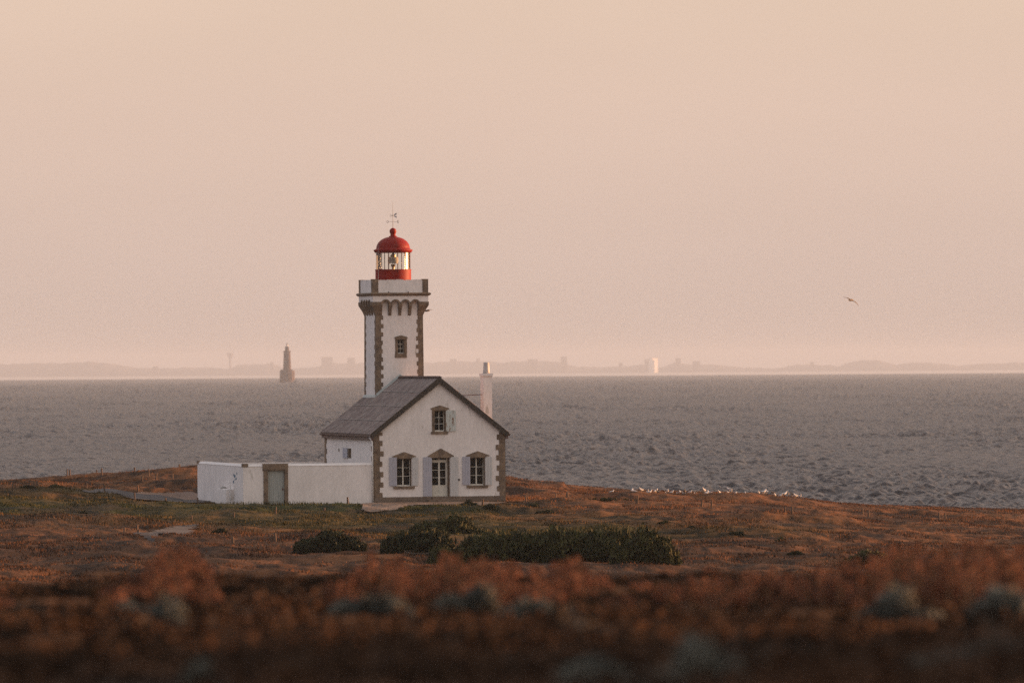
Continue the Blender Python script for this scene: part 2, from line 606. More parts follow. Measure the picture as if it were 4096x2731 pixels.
def ground_mat(name, dry, dry2, green, green2, scale):
    m = bpy.data.materials.new(name)
    t, b, L = nodes(m)
    b.inputs['Roughness'].default_value = 1
    b.inputs['Specular IOR Level'].default_value = .05
    g = t.nodes.new('ShaderNodeNewGeometry')

    def noise(sc_n, stretch):
        mp = t.nodes.new('ShaderNodeMapping')
        mp.inputs['Scale'].default_value = stretch
        L.new(g.outputs['Position'], mp.inputs[0])
        n = t.nodes.new('ShaderNodeTexNoise')
        n.inputs['Scale'].default_value = sc_n
        n.inputs['Detail'].default_value = 7
        L.new(mp.outputs[0], n.inputs[0])
        return n.outputs[0]

    def ramp2(src, a, c):
        r = t.nodes.new('ShaderNodeValToRGB')
        r.color_ramp.elements[0].position = .43
        r.color_ramp.elements[1].position = .57
        r.color_ramp.elements[0].color = (*a, 1)
        r.color_ramp.elements[1].color = (*c, 1)
        L.new(src, r.inputs[0])
        return r.outputs[0]
    na = noise(scale, (1, .42, 1))
    nb_ = noise(scale * 4.5, (1, .5, 1))
    a = t.nodes.new('ShaderNodeMath')
    a.operation = 'MULTIPLY_ADD'
    L.new(nb_, a.inputs[0])
    a.inputs[1].default_value = .5
    mm = t.nodes.new('ShaderNodeMath')
    mm.operation = 'MULTIPLY'
    mm.inputs[1].default_value = .5
    L.new(na, mm.inputs[0])
    L.new(mm.outputs[0], a.inputs[2])
    cd_ = ramp2(a.outputs[0], dry2, dry)
    cg = ramp2(a.outputs[0], green2, green)
    at_ = t.nodes.new('ShaderNodeAttribute')
    at_.attribute_name = 'green'
    mx = t.nodes.new('ShaderNodeMix')
    mx.data_type = 'RGBA'
    L.new(at_.outputs['Fac'], mx.inputs['Factor'])
    L.new(cd_, mx.inputs[6])
    L.new(cg, mx.inputs[7])
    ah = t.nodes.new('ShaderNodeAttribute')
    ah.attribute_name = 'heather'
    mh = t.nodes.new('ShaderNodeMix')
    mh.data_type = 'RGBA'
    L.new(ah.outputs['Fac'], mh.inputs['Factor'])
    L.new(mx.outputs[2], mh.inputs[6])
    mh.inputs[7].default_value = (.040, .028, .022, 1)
    L.new(mh.outputs[2], b.inputs['Base Color'])
    bp = t.nodes.new('ShaderNodeBump')
    bp.inputs['Distance'].default_value = .12
    L.new(nb_, bp.inputs['Height'])
    L.new(bp.outputs[0], b.inputs['Normal'])
    return m


M['turf'] = ground_mat('turf', (.160, .069, .031), (.033, .019, .013), (.044, .046, .016), (.016, .020, .009), .24)
M['blade'] = ground_mat('grass_blade', (.185, .080, .034), (.045, .022, .013), (.070, .070, .020), (.022, .028, .010), .30)
M['gravel'] = mat('gravel', (.165, .125, .10), .95, (.08, .06, .048), 1.0, .05, 9, fine=.3, stretch=(.7, .5, 1))
M['asphalt'] = mat('grey_track', (.088, .074, .072), .95, (.045, .038, .036), .6, .02, 12, fine=.15, stretch=(1, .5, 1))
M['rock'] = mat('shore_rock', (.09, .07, .055), .95, (.05, .04, .035), .5, .1, 3)

land = np_mesh('ground', V, Q, M['turf'], smooth=True)
tag(land, 'grassy headland of rust brown and green turf', kind='structure')
attr(land, 'green', green_mask(XX, YY))
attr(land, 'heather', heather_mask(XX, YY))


# paths: sheets laid 4 cm over the turf, outlined in ground coordinates
def inpoly(X, Y, poly):
    ins = np.zeros(X.shape, bool)
    n = len(poly)
    for i in range(n):
        x0, y0 = poly[i]
        x1, y1 = poly[(i + 1) % n]
        c = ((y0 > Y) != (y1 > Y)) & (X < (x1 - x0) * (Y - y0) / (y1 - y0 + 1e-12) + x0)
        ins ^= c
    return ins


PATHS = []


def sheet(name, pix, m, label, lift=.05, world=None):
    poly = world or [hit(*p) for p in pix]
    PATHS.append(poly)
    xs = [p[0] for p in poly]
    ys = [p[1] for p in poly]
    gx = np.arange(min(xs), max(xs) + .2, .2)
    gy = np.arange(min(ys), max(ys) + .3, .3)
    X, Y = np.meshgrid(gx, gy)
    jx = vnoise(X / .9, Y / .9, 31) * .7
    cxm = (X[:-1, :-1] + jx[:-1, :-1]) + .1
    keep = inpoly(cxm, Y[:-1, :-1] + .15 + jx[:-1, :-1], poly)
    Z = ground(X, Y)
    # level the sheet a little over the tussocks
    Z = np.maximum(Z, ground0(X, Y)) + lift
    i2 = np.arange(X.size).reshape(X.shape)
    q = np.stack([i2[:-1, :-1], i2[:-1, 1:], i2[1:, 1:], i2[1:, :-1]], -1)[keep]
    o = np_mesh(name, np.stack([X, Y, Z], -1).reshape(-1, 3), q.reshape(-1, 4), m, smooth=True)
    tag(o, label, kind='structure')
    return o


# ---------------------------------------------------------------- sea
def sea_mat():
    m = bpy.data.materials.new('sea_water')
    t, b, L = nodes(m)
    t.nodes.remove(b)
    df = t.nodes.new('ShaderNodeBsdfDiffuse')
    df.inputs[0].default_value = (.022, .024, .028, 1)
    gs = t.nodes.new('ShaderNodeBsdfGlossy')
    gs.inputs[0].default_value = (.95, .93, .97, 1)
    gs.inputs['Roughness'].default_value = .22
    fr = t.nodes.new('ShaderNodeFresnel')
    fr.inputs[0].default_value = 1.33
    fm = t.nodes.new('ShaderNodeMath')
    fm.operation = 'MULTIPLY'
    fm.inputs[1].default_value = .32
    L.new(fr.outputs[0], fm.inputs[0])
    mxs = t.nodes.new('ShaderNodeMixShader')
    L.new(fm.outputs[0], mxs.inputs[0])
    L.new(df.outputs[0], mxs.inputs[1])
    L.new(gs.outputs[0], mxs.inputs[2])
    L.new(mxs.outputs[0], t.nodes['Material Output'].inputs[0])
    g = t.nodes.new('ShaderNodeNewGeometry')
    hs = None
    for sc_n, st, dist in ((.2, (.6, 1, 1), 1.2), (.6, (.7, 1, 1), .5), (1.8, (.8, 1, 1), .15)):
        mp = t.nodes.new('ShaderNodeMapping')
        mp.inputs['Scale'].default_value = st
        L.new(g.outputs['Position'], mp.inputs[0])
        n = t.nodes.new('ShaderNodeTexNoise')
        n.inputs['Scale'].default_value = sc_n
        n.inputs['Detail'].default_value = 3
        L.new(mp.outputs[0], n.inputs[0])
        k = t.nodes.new('ShaderNodeMath')
        k.operation = 'MULTIPLY_ADD'
        L.new(n.outputs[0], k.inputs[0])
        k.inputs[1].default_value = dist
        if hs:
            L.new(hs, k.inputs[2])
        else:
            k.inputs[2].default_value = 0
        hs = k.outputs[0]
    bp = t.nodes.new('ShaderNodeBump')
    bp.inputs['Strength'].default_value = 1
    bp.inputs['Distance'].default_value = 1.0
    L.new(hs, bp.inputs['Height'])
    for n_ in (df, gs, fr):
        L.new(bp.outputs[0], n_.inputs['Normal'])
    return m


M['sea'] = sea_mat()
RE2 = 2 * 6.371e6          # the sea follows the curve of the earth
rr_ = np.concatenate([[0, 150, 300], np.geomspace(420, 33000, 220)])
aa_ = np.radians(np.arange(0, 361, 1.0))
RR, AA = np.meshgrid(rr_, aa_, indexing='ij')
sv_ = np.stack([RR * np.sin(AA), RR * np.cos(AA), -RR ** 2 / RE2 - .55], -1).reshape(-1, 3)
si = np.arange(RR.size).reshape(RR.shape)
sq = np.stack([si[:-1, :-1], si[:-1, 1:], si[1:, 1:], si[1:, :-1]], -1).reshape(-1, 4)
tag(np_mesh('sea', sv_, sq, M['sea'], smooth=True), 'choppy grey sea reaching the hazy horizon', kind='structure')
# the stretch of sea in view carries real waves
t_ = np.linspace(1 / 760., 1 / 7500., 1300)
Yw = np.concatenate([np.arange(500, 760, 5.), 1 / t_])
Sw = np.linspace(-.135, .135, 1250)
YW, SW = np.meshgrid(Yw, Sw, indexing='ij')
XW = SW * YW
gust = np.clip(1.15 + fbm(XW / 60 + YW / 900, YW / 190, 71, 3) * 1.4, .4, 2.5) * (.85 + YW / 950)
WZ = (fbm(XW / 6 + YW / 40, YW / 9.0, 61, 2) * .34 + np.abs(fbm(XW / 3.0 - YW / 30, YW / 5.5, 66, 2)) * -.42 + fbm(XW / 1.7, YW / 3.4, 77, 2) * .36 + fbm(XW / 30, YW / 26, 81, 2) * .34) * gust
fade = np.minimum(sstep(.135, .128, np.abs(SW)), sstep(7500, 6000, YW))
WZ = WZ * (.35 + .65 * fade) - (XW ** 2 + YW ** 2) / RE2 + .1 - .9 * (1 - fade)
wi = np.arange(YW.size).reshape(YW.shape)
wq = np.stack([wi[:-1, :-1], wi[:-1, 1:], wi[1:, 1:], wi[1:, :-1]], -1).reshape(-1, 4)
tag(np_mesh('water', np.stack([XW, YW, WZ], -1).reshape(-1, 3), wq, M['sea'], smooth=True), 'wind ruffled waves off the headland', kind='structure')

# ---------------------------------------------------------------- lighthouse
LH = empty('lighthouse', (HX, HY, Z0), TH)
tag(LH, 'white lighthouse with red lantern dome, its square tower rising from a gabled house', 'lighthouse')
W2 = 4.775         # half width of the gable wall
LEN = 14.6
EAVE = 4.98
RIDGE = 8.74
SLOPE = (RIDGE - EAVE) / (W2)


def mfront(u, z, d):
    return (u, d, z)


def mleft(u, z, d):
    return (-W2 + d, u, z)


def wall_cells(mb, mp, u0, u1, zb, top, holes, depth=.45, extra=()):
    us = sorted({u0, u1, *extra, *[h[0] for h in holes], *[h[1] for h in holes]})
    for a, b in zip(us[:-1], us[1:]):
        c = (a + b) / 2
        cuts = sorted([(h[2], h[3]) for h in holes if h[0] <= c <= h[1]])
        z = zb
        for h0, h1 in cuts:
            if h0 > z:
                mb.add([mp(a, z, 0), mp(b, z, 0), mp(b, h0, 0), mp(a, h0, 0)], [(0, 1, 2, 3)])
            z = h1
        mb.add([mp(a, z, 0), mp(b, z, 0), mp(b, top(b), 0), mp(a, top(a), 0)], [(0, 1, 2, 3)])
    for h in holes:
        a, b, z0, z1 = h
        for p in (((a, z0), (a, z1)), ((b, z0), (b, z1)), ((a, z0), (b, z0)), ((a, z1), (b, z1))):
            (pu, pz), (qu, qz) = p
            mb.add([mp(pu, pz, 0), mp(qu, qz, 0), mp(qu, qz, depth), mp(pu, pz, depth)], [(0, 1, 2, 3)])


def gtop(u):
    return RIDGE - .06 - SLOPE * abs(u)


def rect(x0, x1, y0, y1):
    return (LX(x0), LX(x1), LZ((x0 + x1) / 2, y1), LZ((x0 + x1) / 2, y0))


hA = rect(1584, 1642, 1832, 1943)
hB = rect(1877.5, 1936, 1830, 1941)
hU = rect(1736, 1777, 1641, 1725)
hD = rect(1724, 1795, 1830, 1986)
PL = LZ(1757, 1985)      # plinth top
hD = (hD[0], hD[1], PL, hD[3])
hL = (6.6, 7.5, 3.05, 3.75)
hwall = MB()
wall_cells(hwall, mfront, -W2, W2, -.5, gtop, [hA, hB, hU, hD], extra=(0,))
wall_cells(hwall, mleft, 0, LEN, -.5, lambda u: EAVE - .05, [hL])
hwall.add([(W2, 0, -.5), (W2, LEN, -.5), (W2, LEN, EAVE - .05), (W2, 0, EAVE - .05)], [(0, 1, 2, 3)])
hwall.add([(-W2, LEN, -.5), (W2, LEN, -.5), (W2, LEN, gtop(W2)), (0, LEN, gtop(0)), (-W2, LEN, gtop(W2))], [(0, 1, 2, 3, 4)])
hwall.build('house_wall', M['render'], LH)

pl = MB().mbox(mfront, -W2 + .0, hD[0] - .02, -.5, PL, -.10, .0)
pl.mbox(mfront, hD[1] + .02, W2, -.5, PL, -.10, .0)
pl.build('plinth', M['plinth'], LH)
dst = MB().mbox(mfront, hD[0] - .02, hD[1] + .02, -.5, PL + .004, -.25, .45)
dst.mbox(mfront, hD[0] - .45, hD[1] + .6, -.5, PL - .2, -.75, -.25)
dst.build('doorstep', M['plinth'], LH)


def quoin(mps, zb, zt, course, wa, wb, m=M['stone'], proud=.025, name='corner_stone', parent=LH):
    """column of corner stones; mps = list of (mapping, u of the corner, direction)"""
    mb = MB()
    z, i = zb, 0
    while z < zt - .05:
        z1 = min(z + course, zt)
        for k, (mp, uc, dr) in enumerate(mps):
            ww = (wa, wb)[(i + k) % 2] * (1 + .08 * math.sin(i * 5.1 + k))
            a, b = sorted((uc - dr * proud, uc + dr * ww))
            mb.mbox(mp, a, b, z + .001, z1 - .001, -proud, .02)
        z, i = z1, i + 1
    return mb.build(name, m, parent)


quoin([(mfront, -W2, 1), (mleft, 0, 1)], 0, EAVE + .0, .365, .44, .66)
quoin([(mfront, W2, -1)], 0, EAVE - .05, .365, .62, .42, proud=.04)
quoin([(mleft, LEN, -1)], 0, EAVE - .2, .365, .42, .62)

# ---- windows


def casement(name, mp, h, cols_, rows_, lintel=True, sill=True, surround=0.0, shut=(None, None), recess=.22, sash=.05, mull=.09, parent=LH,
             ped=.46, overl=.32):
    a, b, z0, z1 = h
    w_ = MB()
    fr = sash
    w_.mbox(mp, a, a + fr, z0, z1, recess, recess + .06)
    w_.mbox(mp, b - fr, b, z0, z1, recess, recess + .06)
    w_.mbox(mp, a + fr, b - fr, z0, z0 + fr * 1.8, recess, recess + .06)
    w_.mbox(mp, a + fr, b - fr, z1 - fr, z1, recess, recess + .06)
    iw = (b - a - 2 * fr)
    for c in range(1, cols_):
        cx = a + fr + iw * c / cols_
        w_.mbox(mp, cx - mull / 2, cx + mull / 2, z0 + fr * 1.8, z1 - fr, recess - .012, recess + .058)
    root = w_.build(name, M['frame'], parent)
    for r_ in range(1, rows_):
        g_ = MB()
        zc = z0 + fr * 1.8 + (z1 - fr - z0 - fr * 1.8) * r_ / rows_
        g_.mbox(mp, a + fr, b - fr, zc - .016, zc + .016, recess + .004, recess + .04)
        g_.build('glazing_bar', M['frame'], root)
    MB().mbox(mp, a, b, z0, z1, recess + .05, recess + .075).build('pane', M['glass'], root)
    # stone lining of the recess
    s = MB()
    s.mbox(mp, b - .012, b + .004, z0, z1, -.004, recess)
    s.mbox(mp, a - .004, a + .012, z0, z1, -.004, recess)
    s.mbox(mp, a + .012, b - .012, z1 - .012, z1 + .004, -.004, recess)
    if surround:
        s.mbox(mp, a - surround, a - .004, z0, z1, -.03, .01)
        s.mbox(mp, b + .004, b + surround, z0, z1, -.03, .01)
    s.build('jamb', M['stone'], root)
    if lintel:
        c = (a + b) / 2 + .0
        hw = (b - a) / 2 + overl
        hw2 = (b - a) / 2 + max(surround, .12)
        MB().mprism(mp, [(c - hw2, z1 + .002), (c + hw2, z1 + .002), (c + hw2, z1 + .10), (c + hw, z1 + .10), (c + hw, z1 + .16), (c, z1 + ped),
                         (c - hw, z1 + .16), (c - hw, z1 + .10), (c - hw2, z1 + .10)], -.07, .01).build('lintel', M['stone'], root)
    if sill:
        MB().mbox(mp, a - .27, b + .20, z0 - .17, z0 - .002, -.12, recess).build('sill', M['stone'], root)
    for side, sm in enumerate(shut):
        if not sm:
            continue
        u0, u1, zz0, zz1, mm = sm
        sb = MB()
        n = max(3, round((u1 - u0) / .11))
        for k in range(n):
            p, q = u0 + (u1 - u0) * k / n, u0 + (u1 - u0) * (k + 1) / n
            sb.mbox(mp, p + .004, q - .004, zz0, zz1, -.075, -.045)
        for zc in (zz0 + .25, zz1 - .25):
            sb.mbox(mp, u0, u1, zc - .05, zc + .05, -.045, -.02)
        sb.build('shutter', mm, root)
    return root


def sh(x0, x1, y0, y1, m):
    return (LX(x0), LX(x1), LZ((x0 + x1) / 2, y1), LZ((x0 + x1) / 2, y0), m)


casement('window', mfront, hA, 2, 3, recess=.38, shut=(sh(1553, 1583, 1828, 1942, M['shut']), sh(1645, 1668.5, 1829, 1941, M['shut_v'])))
casement('window', mfront, hB, 2, 3, recess=.38, shut=(sh(1845.5, 1876, 1826, 1939, M['shut']), sh(1938, 1963.5, 1828, 1940, M['shut_v'])))
casement('window', mfront, hU, 2, 3, surround=.19, mull=.03, ped=.36, overl=.29, shut=(None, sh(1781, 1820, 1641, 1724, M['shut_r'])))
casement('window', mleft, hL, 1, 1, lintel=False, sill=False, shut=(None, (7.55, 8.9, 3.05, 3.78, M['shut'])))

# ---- glazed double door
a, b, z0, z1 = hD
rc = .36
fr_ = MB()
c = (a + b) / 2 - .03
b2 = b - .14          # the frame ends short of the deep right reveal
ztr = LZ(1757, 1846)  # top of leaves / transom rail
fr_.mbox(mfront, a, a + .05, z0, z1, rc, rc + .07)
fr_.mbox(mfront, b2, b2 + .06, z0, z1, rc, rc + .07)
fr_.mbox(mfront, a + .05, b2, ztr, ztr + .13, rc, rc + .07)
fr_.mbox(mfront, c - .04, c + .04, ztr + .13, z1, rc, rc + .07)
fr_.mbox(mfront, a + .05, b2, z1 - .03, z1, rc, rc + .06)
DR = fr_.build('door', M['frame'], LH)
zg = LZ(1757, 1940)
for k, (p, q) in enumerate(((a + .055, c - .003), (c + .003, b2 - .005))):
    lf = MB()
    lf.mbox(mfront, p, p + .06, z0, ztr, rc + .01, rc + .06)
    lf.mbox(mfront, q - .06, q, z0, ztr, rc + .01, rc + .06)
    lf.mbox(mfront, p + .06, q - .06, ztr - .06, ztr, rc + .01, rc + .06)
    lf.mbox(mfront, p + .06, q - .06, z0, z0 + .12, rc + .01, rc + .06)
    lf.mbox(mfront, p + .06, q - .06, zg - .08, zg, rc + .01, rc + .06)
    lf.mbox(mfront, p + .06, q - .06, z0 + .12, zg - .08, rc + .03, rc + .05)
    for j in (1, 2):
        zc = zg + (ztr - .06 - zg) * j / 3
        lf.mbox(mfront, p + .06, q - .06, zc - .016, zc + .016, rc + .012, rc + .05)
    lf.build('door_leaf', M['frame'], DR)
MB().mbox(mfront, a, b2, zg - .02, z1, rc + .05, rc + .07).build('pane', M['glass'], DR)
MB().tube([(c + .07, rc - .03, z0 + 1.0), (c + .16, rc - .03, z0 + 1.0)], .012).build('handle', M['metal'], DR)
jb = MB().mbox(mfront, b2 + .062, b + .004, z0, z1, rc - .0, rc + .05)
jb.mbox(mfront, b - .012, b + .004, z0, z1, -.004, rc)
jb.mbox(mfront, a - .004, a + .012, z0, z1, -.004, rc)
jb.build('jamb', M['stone'], DR)
hw, hw2 = (b - a) / 2 + .31, (b - a) / 2 + .12
c = (a + b) / 2
MB().mprism(mfront, [(c - hw2, z1 + .002), (c + hw2, z1 + .002), (c + hw2, z1 + .08), (c + hw, z1 + .08), (c + hw, z1 + .13), (c, z1 + .66),
                     (c - hw, z1 + .13), (c - hw, z1 + .08), (c - hw2, z1 + .08)], -.08, .01).build('lintel', M['stone'], DR)
for x0_, x1_, mm in ((1689, 1723, M['shut']), (1797.5, 1829, M['shut_v'])):
    u0, u1, za, zb_, _ = sh(x0_, x1_, 1827, 1984, mm)
    sb = MB()
    n = 5
    for k in range(n):
        p, q = u0 + (u1 - u0) * k / n, u0 + (u1 - u0) * (k + 1) / n
        sb.mbox(mfront, p + .004, q - .004, za, zb_, -.075, -.045)
    sb.mbox(mfront, u0, u1, za + .4, za + .5, -.045, -.02).mbox(mfront, u0, u1, zb_ - .5, zb_ - .4, -.045, -.02)
    sb.build('shutter', mm, DR)
# letter-box sized black hook beside the door
MB().mbox(mfront, LX(1828), LX(1834), LZ(1830, 1921), LZ(1830, 1914), -.12, -.0).build('wall_hook', M['barge'], LH)

# ---- roof: corrugated sheets in four overlapping courses per slope
OV = .25            # eave overhang
EZ = EAVE + .02
nrib = 150


def slope_pt(side, s, y, lift=0.0):
    """s = 0 at the ridge .. 1 at the eave edge"""
    x = (W2 + OV) * s
    return (side * (x + lift * .61), y, RIDGE - SLOPE * x + lift * .79)


for side in (-1, 1):
    rf = MB()
    y0_, y1_ = -.22, LEN + .15
    nc_ = 4
    npt = nrib * 4
    for c_ in range(nc_):
        sa, sb_ = c_ / nc_, (c_ + 1) / nc_ + (.012 if c_ < nc_ - 1 else 0)
        vs = []
        for e, s in enumerate((sa, sb_)):
            for k in range(npt + 1):
                y = y0_ + (y1_ - y0_) * k / npt
                lift = .018 * math.sin(k * math.pi / 2) + .05 + (.028 if e == 1 else 0) + .008 * math.sin(y * 1.7 + c_)
                vs.append(slope_pt(side, s, y, lift))
        n = npt + 1
        rf.add(vs, [(k, k + 1, n + k + 1, n + k) for k in range(npt)])
        if c_ < nc_:
            # butt edge of the course
            vs = [slope_pt(side, sb_, y0_ + (y1_ - y0_) * k / 40, l_) for l_ in (.03, .088) for k in range(41)]
            rf.add(vs, [(k, k + 1, 41 + k + 1, 41 + k) for k in range(40)])
    # deck
    pts = [slope_pt(side, 0, y0_ + .02, -.02), slope_pt(side, .995, y0_ + .02, -.02), slope_pt(side, .995, y1_ - .02, -.02), slope_pt(side, 0, y1_ - .02, -.02)]
    top = [slope_pt(side, 0, y0_ + .02, .028), slope_pt(side, .995, y0_ + .02, .028), slope_pt(side, .995, y1_ - .02, .028), slope_pt(side, 0, y1_ - .02, .028)]
    rf.hexa(pts, top)
    RF = rf.build('roof', M['slate'], LH)
    # pale battens where the courses overlap
    bt = MB()
    for c_ in (1, 2, 3):
        s = c_ / nc_ + .010
        q = [slope_pt(side, s, y, l_) for l_ in (.082, .10) for y in (y0_ + .2, y1_ - .2)]
        q2 = [slope_pt(side, s + .006, y, l_) for l_ in (.082, .10) for y in (y0_ + .2, y1_ - .2)]
        bt.hexa([q[0], q[1], q2[1], q2[0]], [q[2], q[3], q2[3], q2[2]])
    bt.build('lap_strip', M['lap'], RF)
    bb = MB()
    for ya, yb in ((-.24, -.205),):
        bot = [slope_pt(side, 0.0, ya, -.30), slope_pt(side, 1.0, ya, -.24), slope_pt(side, 1.0, yb, -.24), slope_pt(side, 0.0, yb, -.30)]
        tp = [slope_pt(side, 0.0, ya, .085), slope_pt(side, 1.0, ya, .085), slope_pt(side, 1.0, yb, .085), slope_pt(side, 0.0, yb, .085)]
        # keep both boards meeting on the ridge plane
        bot[0] = (0, ya, RIDGE - .36)
        bot[3] = (0, yb, RIDGE - .36)
        tp[0] = (0, ya, RIDGE + .09)
        tp[3] = (0, yb, RIDGE + .09)
        bb.hexa(bot, tp)
    bb.build('bargeboard', M['barge'], RF)
    # soffit between board and wall
    sf = MB()
    bot = [(0, -.205, RIDGE - .20), slope_pt(side, 1.0, -.205, -.13), slope_pt(side, 1.0, -.005, -.13), (0, -.005, RIDGE - .20)]
    tp = [(0, -.205, RIDGE - .10), slope_pt(side, 1.0, -.205, -.05), slope_pt(side, 1.0, -.005, -.05), (0, -.005, RIDGE - .10)]
    sf.hexa(bot, tp)
    sf.build('soffit', M['barge'], RF)
    # gutter and fascia
    xe, ze = slope_pt(side, 1, 0)[0], slope_pt(side, 1, 0)[2]
    gt = MB()
    prof = [(0.0, .02), (.0, -.10), (.03, -.155), (.09, -.17), (.14, -.13), (.15, -.02), (.135, -.02), (.12, -.12), (.03, -.13), (.015, .02)]
    vs = [(xe + side * (p - .02), y, ze + q + .02) for y in (-.18, LEN + .12) for p, q in prof]
    n = len(prof)
    gt.add(vs, [(k, (k + 1) % n, n + (k + 1) % n, n + k) for k in range(n)] + [tuple(range(n)), tuple(range(2 * n - 1, n - 1, -1))])
    gt.build('gutter', M['gutter'], LH)
    fa = MB()
    xa, xb = sorted((side * (W2 + .02), xe - side * .03))
    fa.box(xa, xb, -.15, LEN + .1, ze - .36, ze - .12)
    fa.build('fascia', M['gutter'], LH)
# ridge tiles
rt = MB()
y = -.24
while y < 11.05:
    pr = []
    for k in range(9):
        an = math.pi * k / 8
        pr.append((.17 * math.cos(an), .10 * math.sin(an) + .0))
    for yy, sc2 in ((y, 1.0), (y + .20, 1.0), (y + .20, 1.25), (y + .27, 1.25)):
        pass
    vs = []
    for yy, sc2 in ((y, 1.0), (y + .2, 1.0), (y + .2, 1.3), (y + .27, 1.3)):
        vs += [(p * sc2, yy, RIDGE + .02 + q * sc2 * 1.1) for p, q in pr]
    rt.add(vs, [(j * 9 + k, j * 9 + k + 1, (j + 1) * 9 + k + 1, (j + 1) * 9 + k) for j in range(3) for k in range(8)] +
           [tuple(range(9)), tuple(range(35, 26, -1))])
    y += .27
rt.build('ridge_tile', M['ridge'], LH)
# white downpipe at the front left corner
MB().tube([(-W2 - .33, -.02, EAVE - .20), (-W2 - .30, -.05, EAVE - .42), (-W2 - .14, -.10, EAVE - .65), (-W2 - .12, -.10, EAVE - 1.0), (-W2 - .12, -.10, .0)],
          .05, 10).build('downpipe', M['white'], LH, smooth=True)
MB().mbox(mleft, 10.1, 10.35, 3.5, 3.72, -.05, 0).build('vent_cover', M['metal'], LH)

# ---- chimney on the right eave wall
cx0, cx1, cy0, cy1 = 4.08, 4.70, 3.0, 3.88
ct = at(1945, 1504, HY + 4.4 * HS + 3.4 * HC).z - Z0
CH = MB().box(cx0, cx1, cy0, cy1, 4.6, ct).build('chimney', M['render'], LH)
MB().box(cx0 - .06, cx1 + .06, cy0 - .06, cy1 + .06, ct, ct + .20).build('chimney_cap', M['render'], CH)
MB().lathe([(.25, 0), (.235, .2), (.215, .45), (.20, .70), (.205, .78), (.16, .78), (.15, .72)], ((cx0 + cx1) / 2 + .02, (cy0 + cy1) / 2, ct + .20), 20).build(
    'chimney_pot', M['pot'], CH, smooth=True)
zr = at(1900, 1579, HY + 4.4 * HS + 3.4 * HC).z - Z0
MB().tube([(1.35, 3.4, zr - .10), (cx0 + .01, 3.4, zr + .03)], .025).build('brace_rod', M['iron'], CH)

# ---- tower
TY0 = 11.08
TW = 3.50 / 2        # half width near mid height
TCY = TY0 + TW
Yt = HY + TY0 * HC


def TZ(py):
    return at(1600, py, Yt).z - Z0


z_cb, z_sp, z_bb, z_c0, z_c1, z_pt = TZ(1261), TZ(1217), TZ(1208), TZ(1183), TZ(1170.5), TZ(1118)
HWB, HWT = 1.785, 1.735    # half width at the roof and below the corbels


def hw_at(z):
    return HWT + (HWB - HWT) * max(0.0, (z_cb - z) / (z_cb - 4.0))


FR_ = {}


def tower_map(side):
    """side 0 front, 1 left, 2 back, 3 right; u runs to the viewer's right on each face; d inward from the tapering face"""
    def mp(u, z, d):
        h_ = hw_at(z) - d
        if side == 0:
            return (u, TCY - h_, z)
        if side == 1:
            return (-h_, TCY - u, z)
        if side == 2:
            return (-u, TCY + h_, z)
        return (h_, TCY + u, z)
    return mp


TM = [tower_map(k) for k in range(4)]
tw = MB()
wc = LX(1602.5, TY0)
tz0, tz1 = TZ(1414), TZ(1357)
hT = (LX(1591, TY0), LX(1617, TY0), tz0, tz1)
for k in range(4):
    # taper handled by columns spanning corner to corner with per-height width
    holes = [hT] if k == 0 else []
    us = sorted({-1.0, 1.0})
    mp = TM[k]
    if not holes:
        tw.add([mp(-hw_at(3), 3, 0), mp(hw_at(3), 3, 0), mp(hw_at(z_c1), z_c1, 0), mp(-hw_at(z_c1), z_c1, 0)], [(0, 1, 2, 3)])
    else:
        a, b, z0, z1 = hT
        zs = [3, z0, z1, z_c1]
        for zz0, zz1 in zip(zs[:-1], zs[1:]):
            for ua, ub in ((None, a), (a, b), (b, None)):
                if (ua, ub) == (a, b) and zz0 == z0:
                    continue
                pa = (lambda z, u=ua: -hw_at(z) if u is None else u)
                pb = (lambda z, u=ub: hw_at(z) if u is None else u)
                tw.add([mp(pa(zz0), zz0, 0), mp(pb(zz0), zz0, 0), mp(pb(zz1), zz1, 0), mp(pa(zz1), zz1, 0)], [(0, 1, 2, 3)])
        for p in (((a, z0), (a, z1)), ((b, z0), (b, z1)), ((a, z0), (b, z0)), ((a, z1), (b, z1))):
            (pu, pz), (qu, qz) = p
            tw.add([mp(pu, pz, 0), mp(qu, qz, 0), mp(qu, qz, .35), mp(pu, pz, .35)], [(0, 1, 2, 3)])
tw.build('tower_wall', M['render'], LH)
casement('window', TM[0], hT, 2, 3, surround=.19, mull=.03, sash=.035, recess=.26, ped=.30, overl=.24, sill=False)
MB().mbox(TM[0], hT[0] - .22, hT[1] + .17, hT[2] - .30, hT[2] - .002, -.04, .1).build('window_sill', M['stone'], LH)
# tower corner stones, following the taper
for k in range(4):
    mb = MB()
    z, i = 3.0, 0
    while z < z_cb - .05:
        z1_ = min(z + .302, z_cb)
        for f, dr in ((k, -1), ((k + 1) % 4, 1)):
            ww = (.37, .50)[(i + (0 if dr < 0 else 1)) % 2] * (1 + .07 * math.sin(i * 3.7 + f))
            h_ = hw_at((z + z1_) / 2)
            u_a, u_b = sorted((dr * (h_ + .02), dr * (h_ - ww)))
            mb.mbox(TM[f], u_a, u_b, z + .001, z1_ - .001, -.02, .02)
        z, i = z1_, i + 1
    mb.build('corner_stone', M['stone'], LH)

# corbelled head: OVH = overhang
OVH = .345
PW = HWT + OVH       # 2.08


def head_map(side):
    """fixed-width frame: d measured outward from the tower face plane at the corbels"""
    def mp(u, z, d):
        h_ = HWT + d
        if side == 0:
            return (u, TCY - h_, z)
        if side == 1:
            return (-h_, TCY - u, z)
        if side == 2:
            return (-u, TCY + h_, z)
        return (h_, TCY + u, z)
    return mp


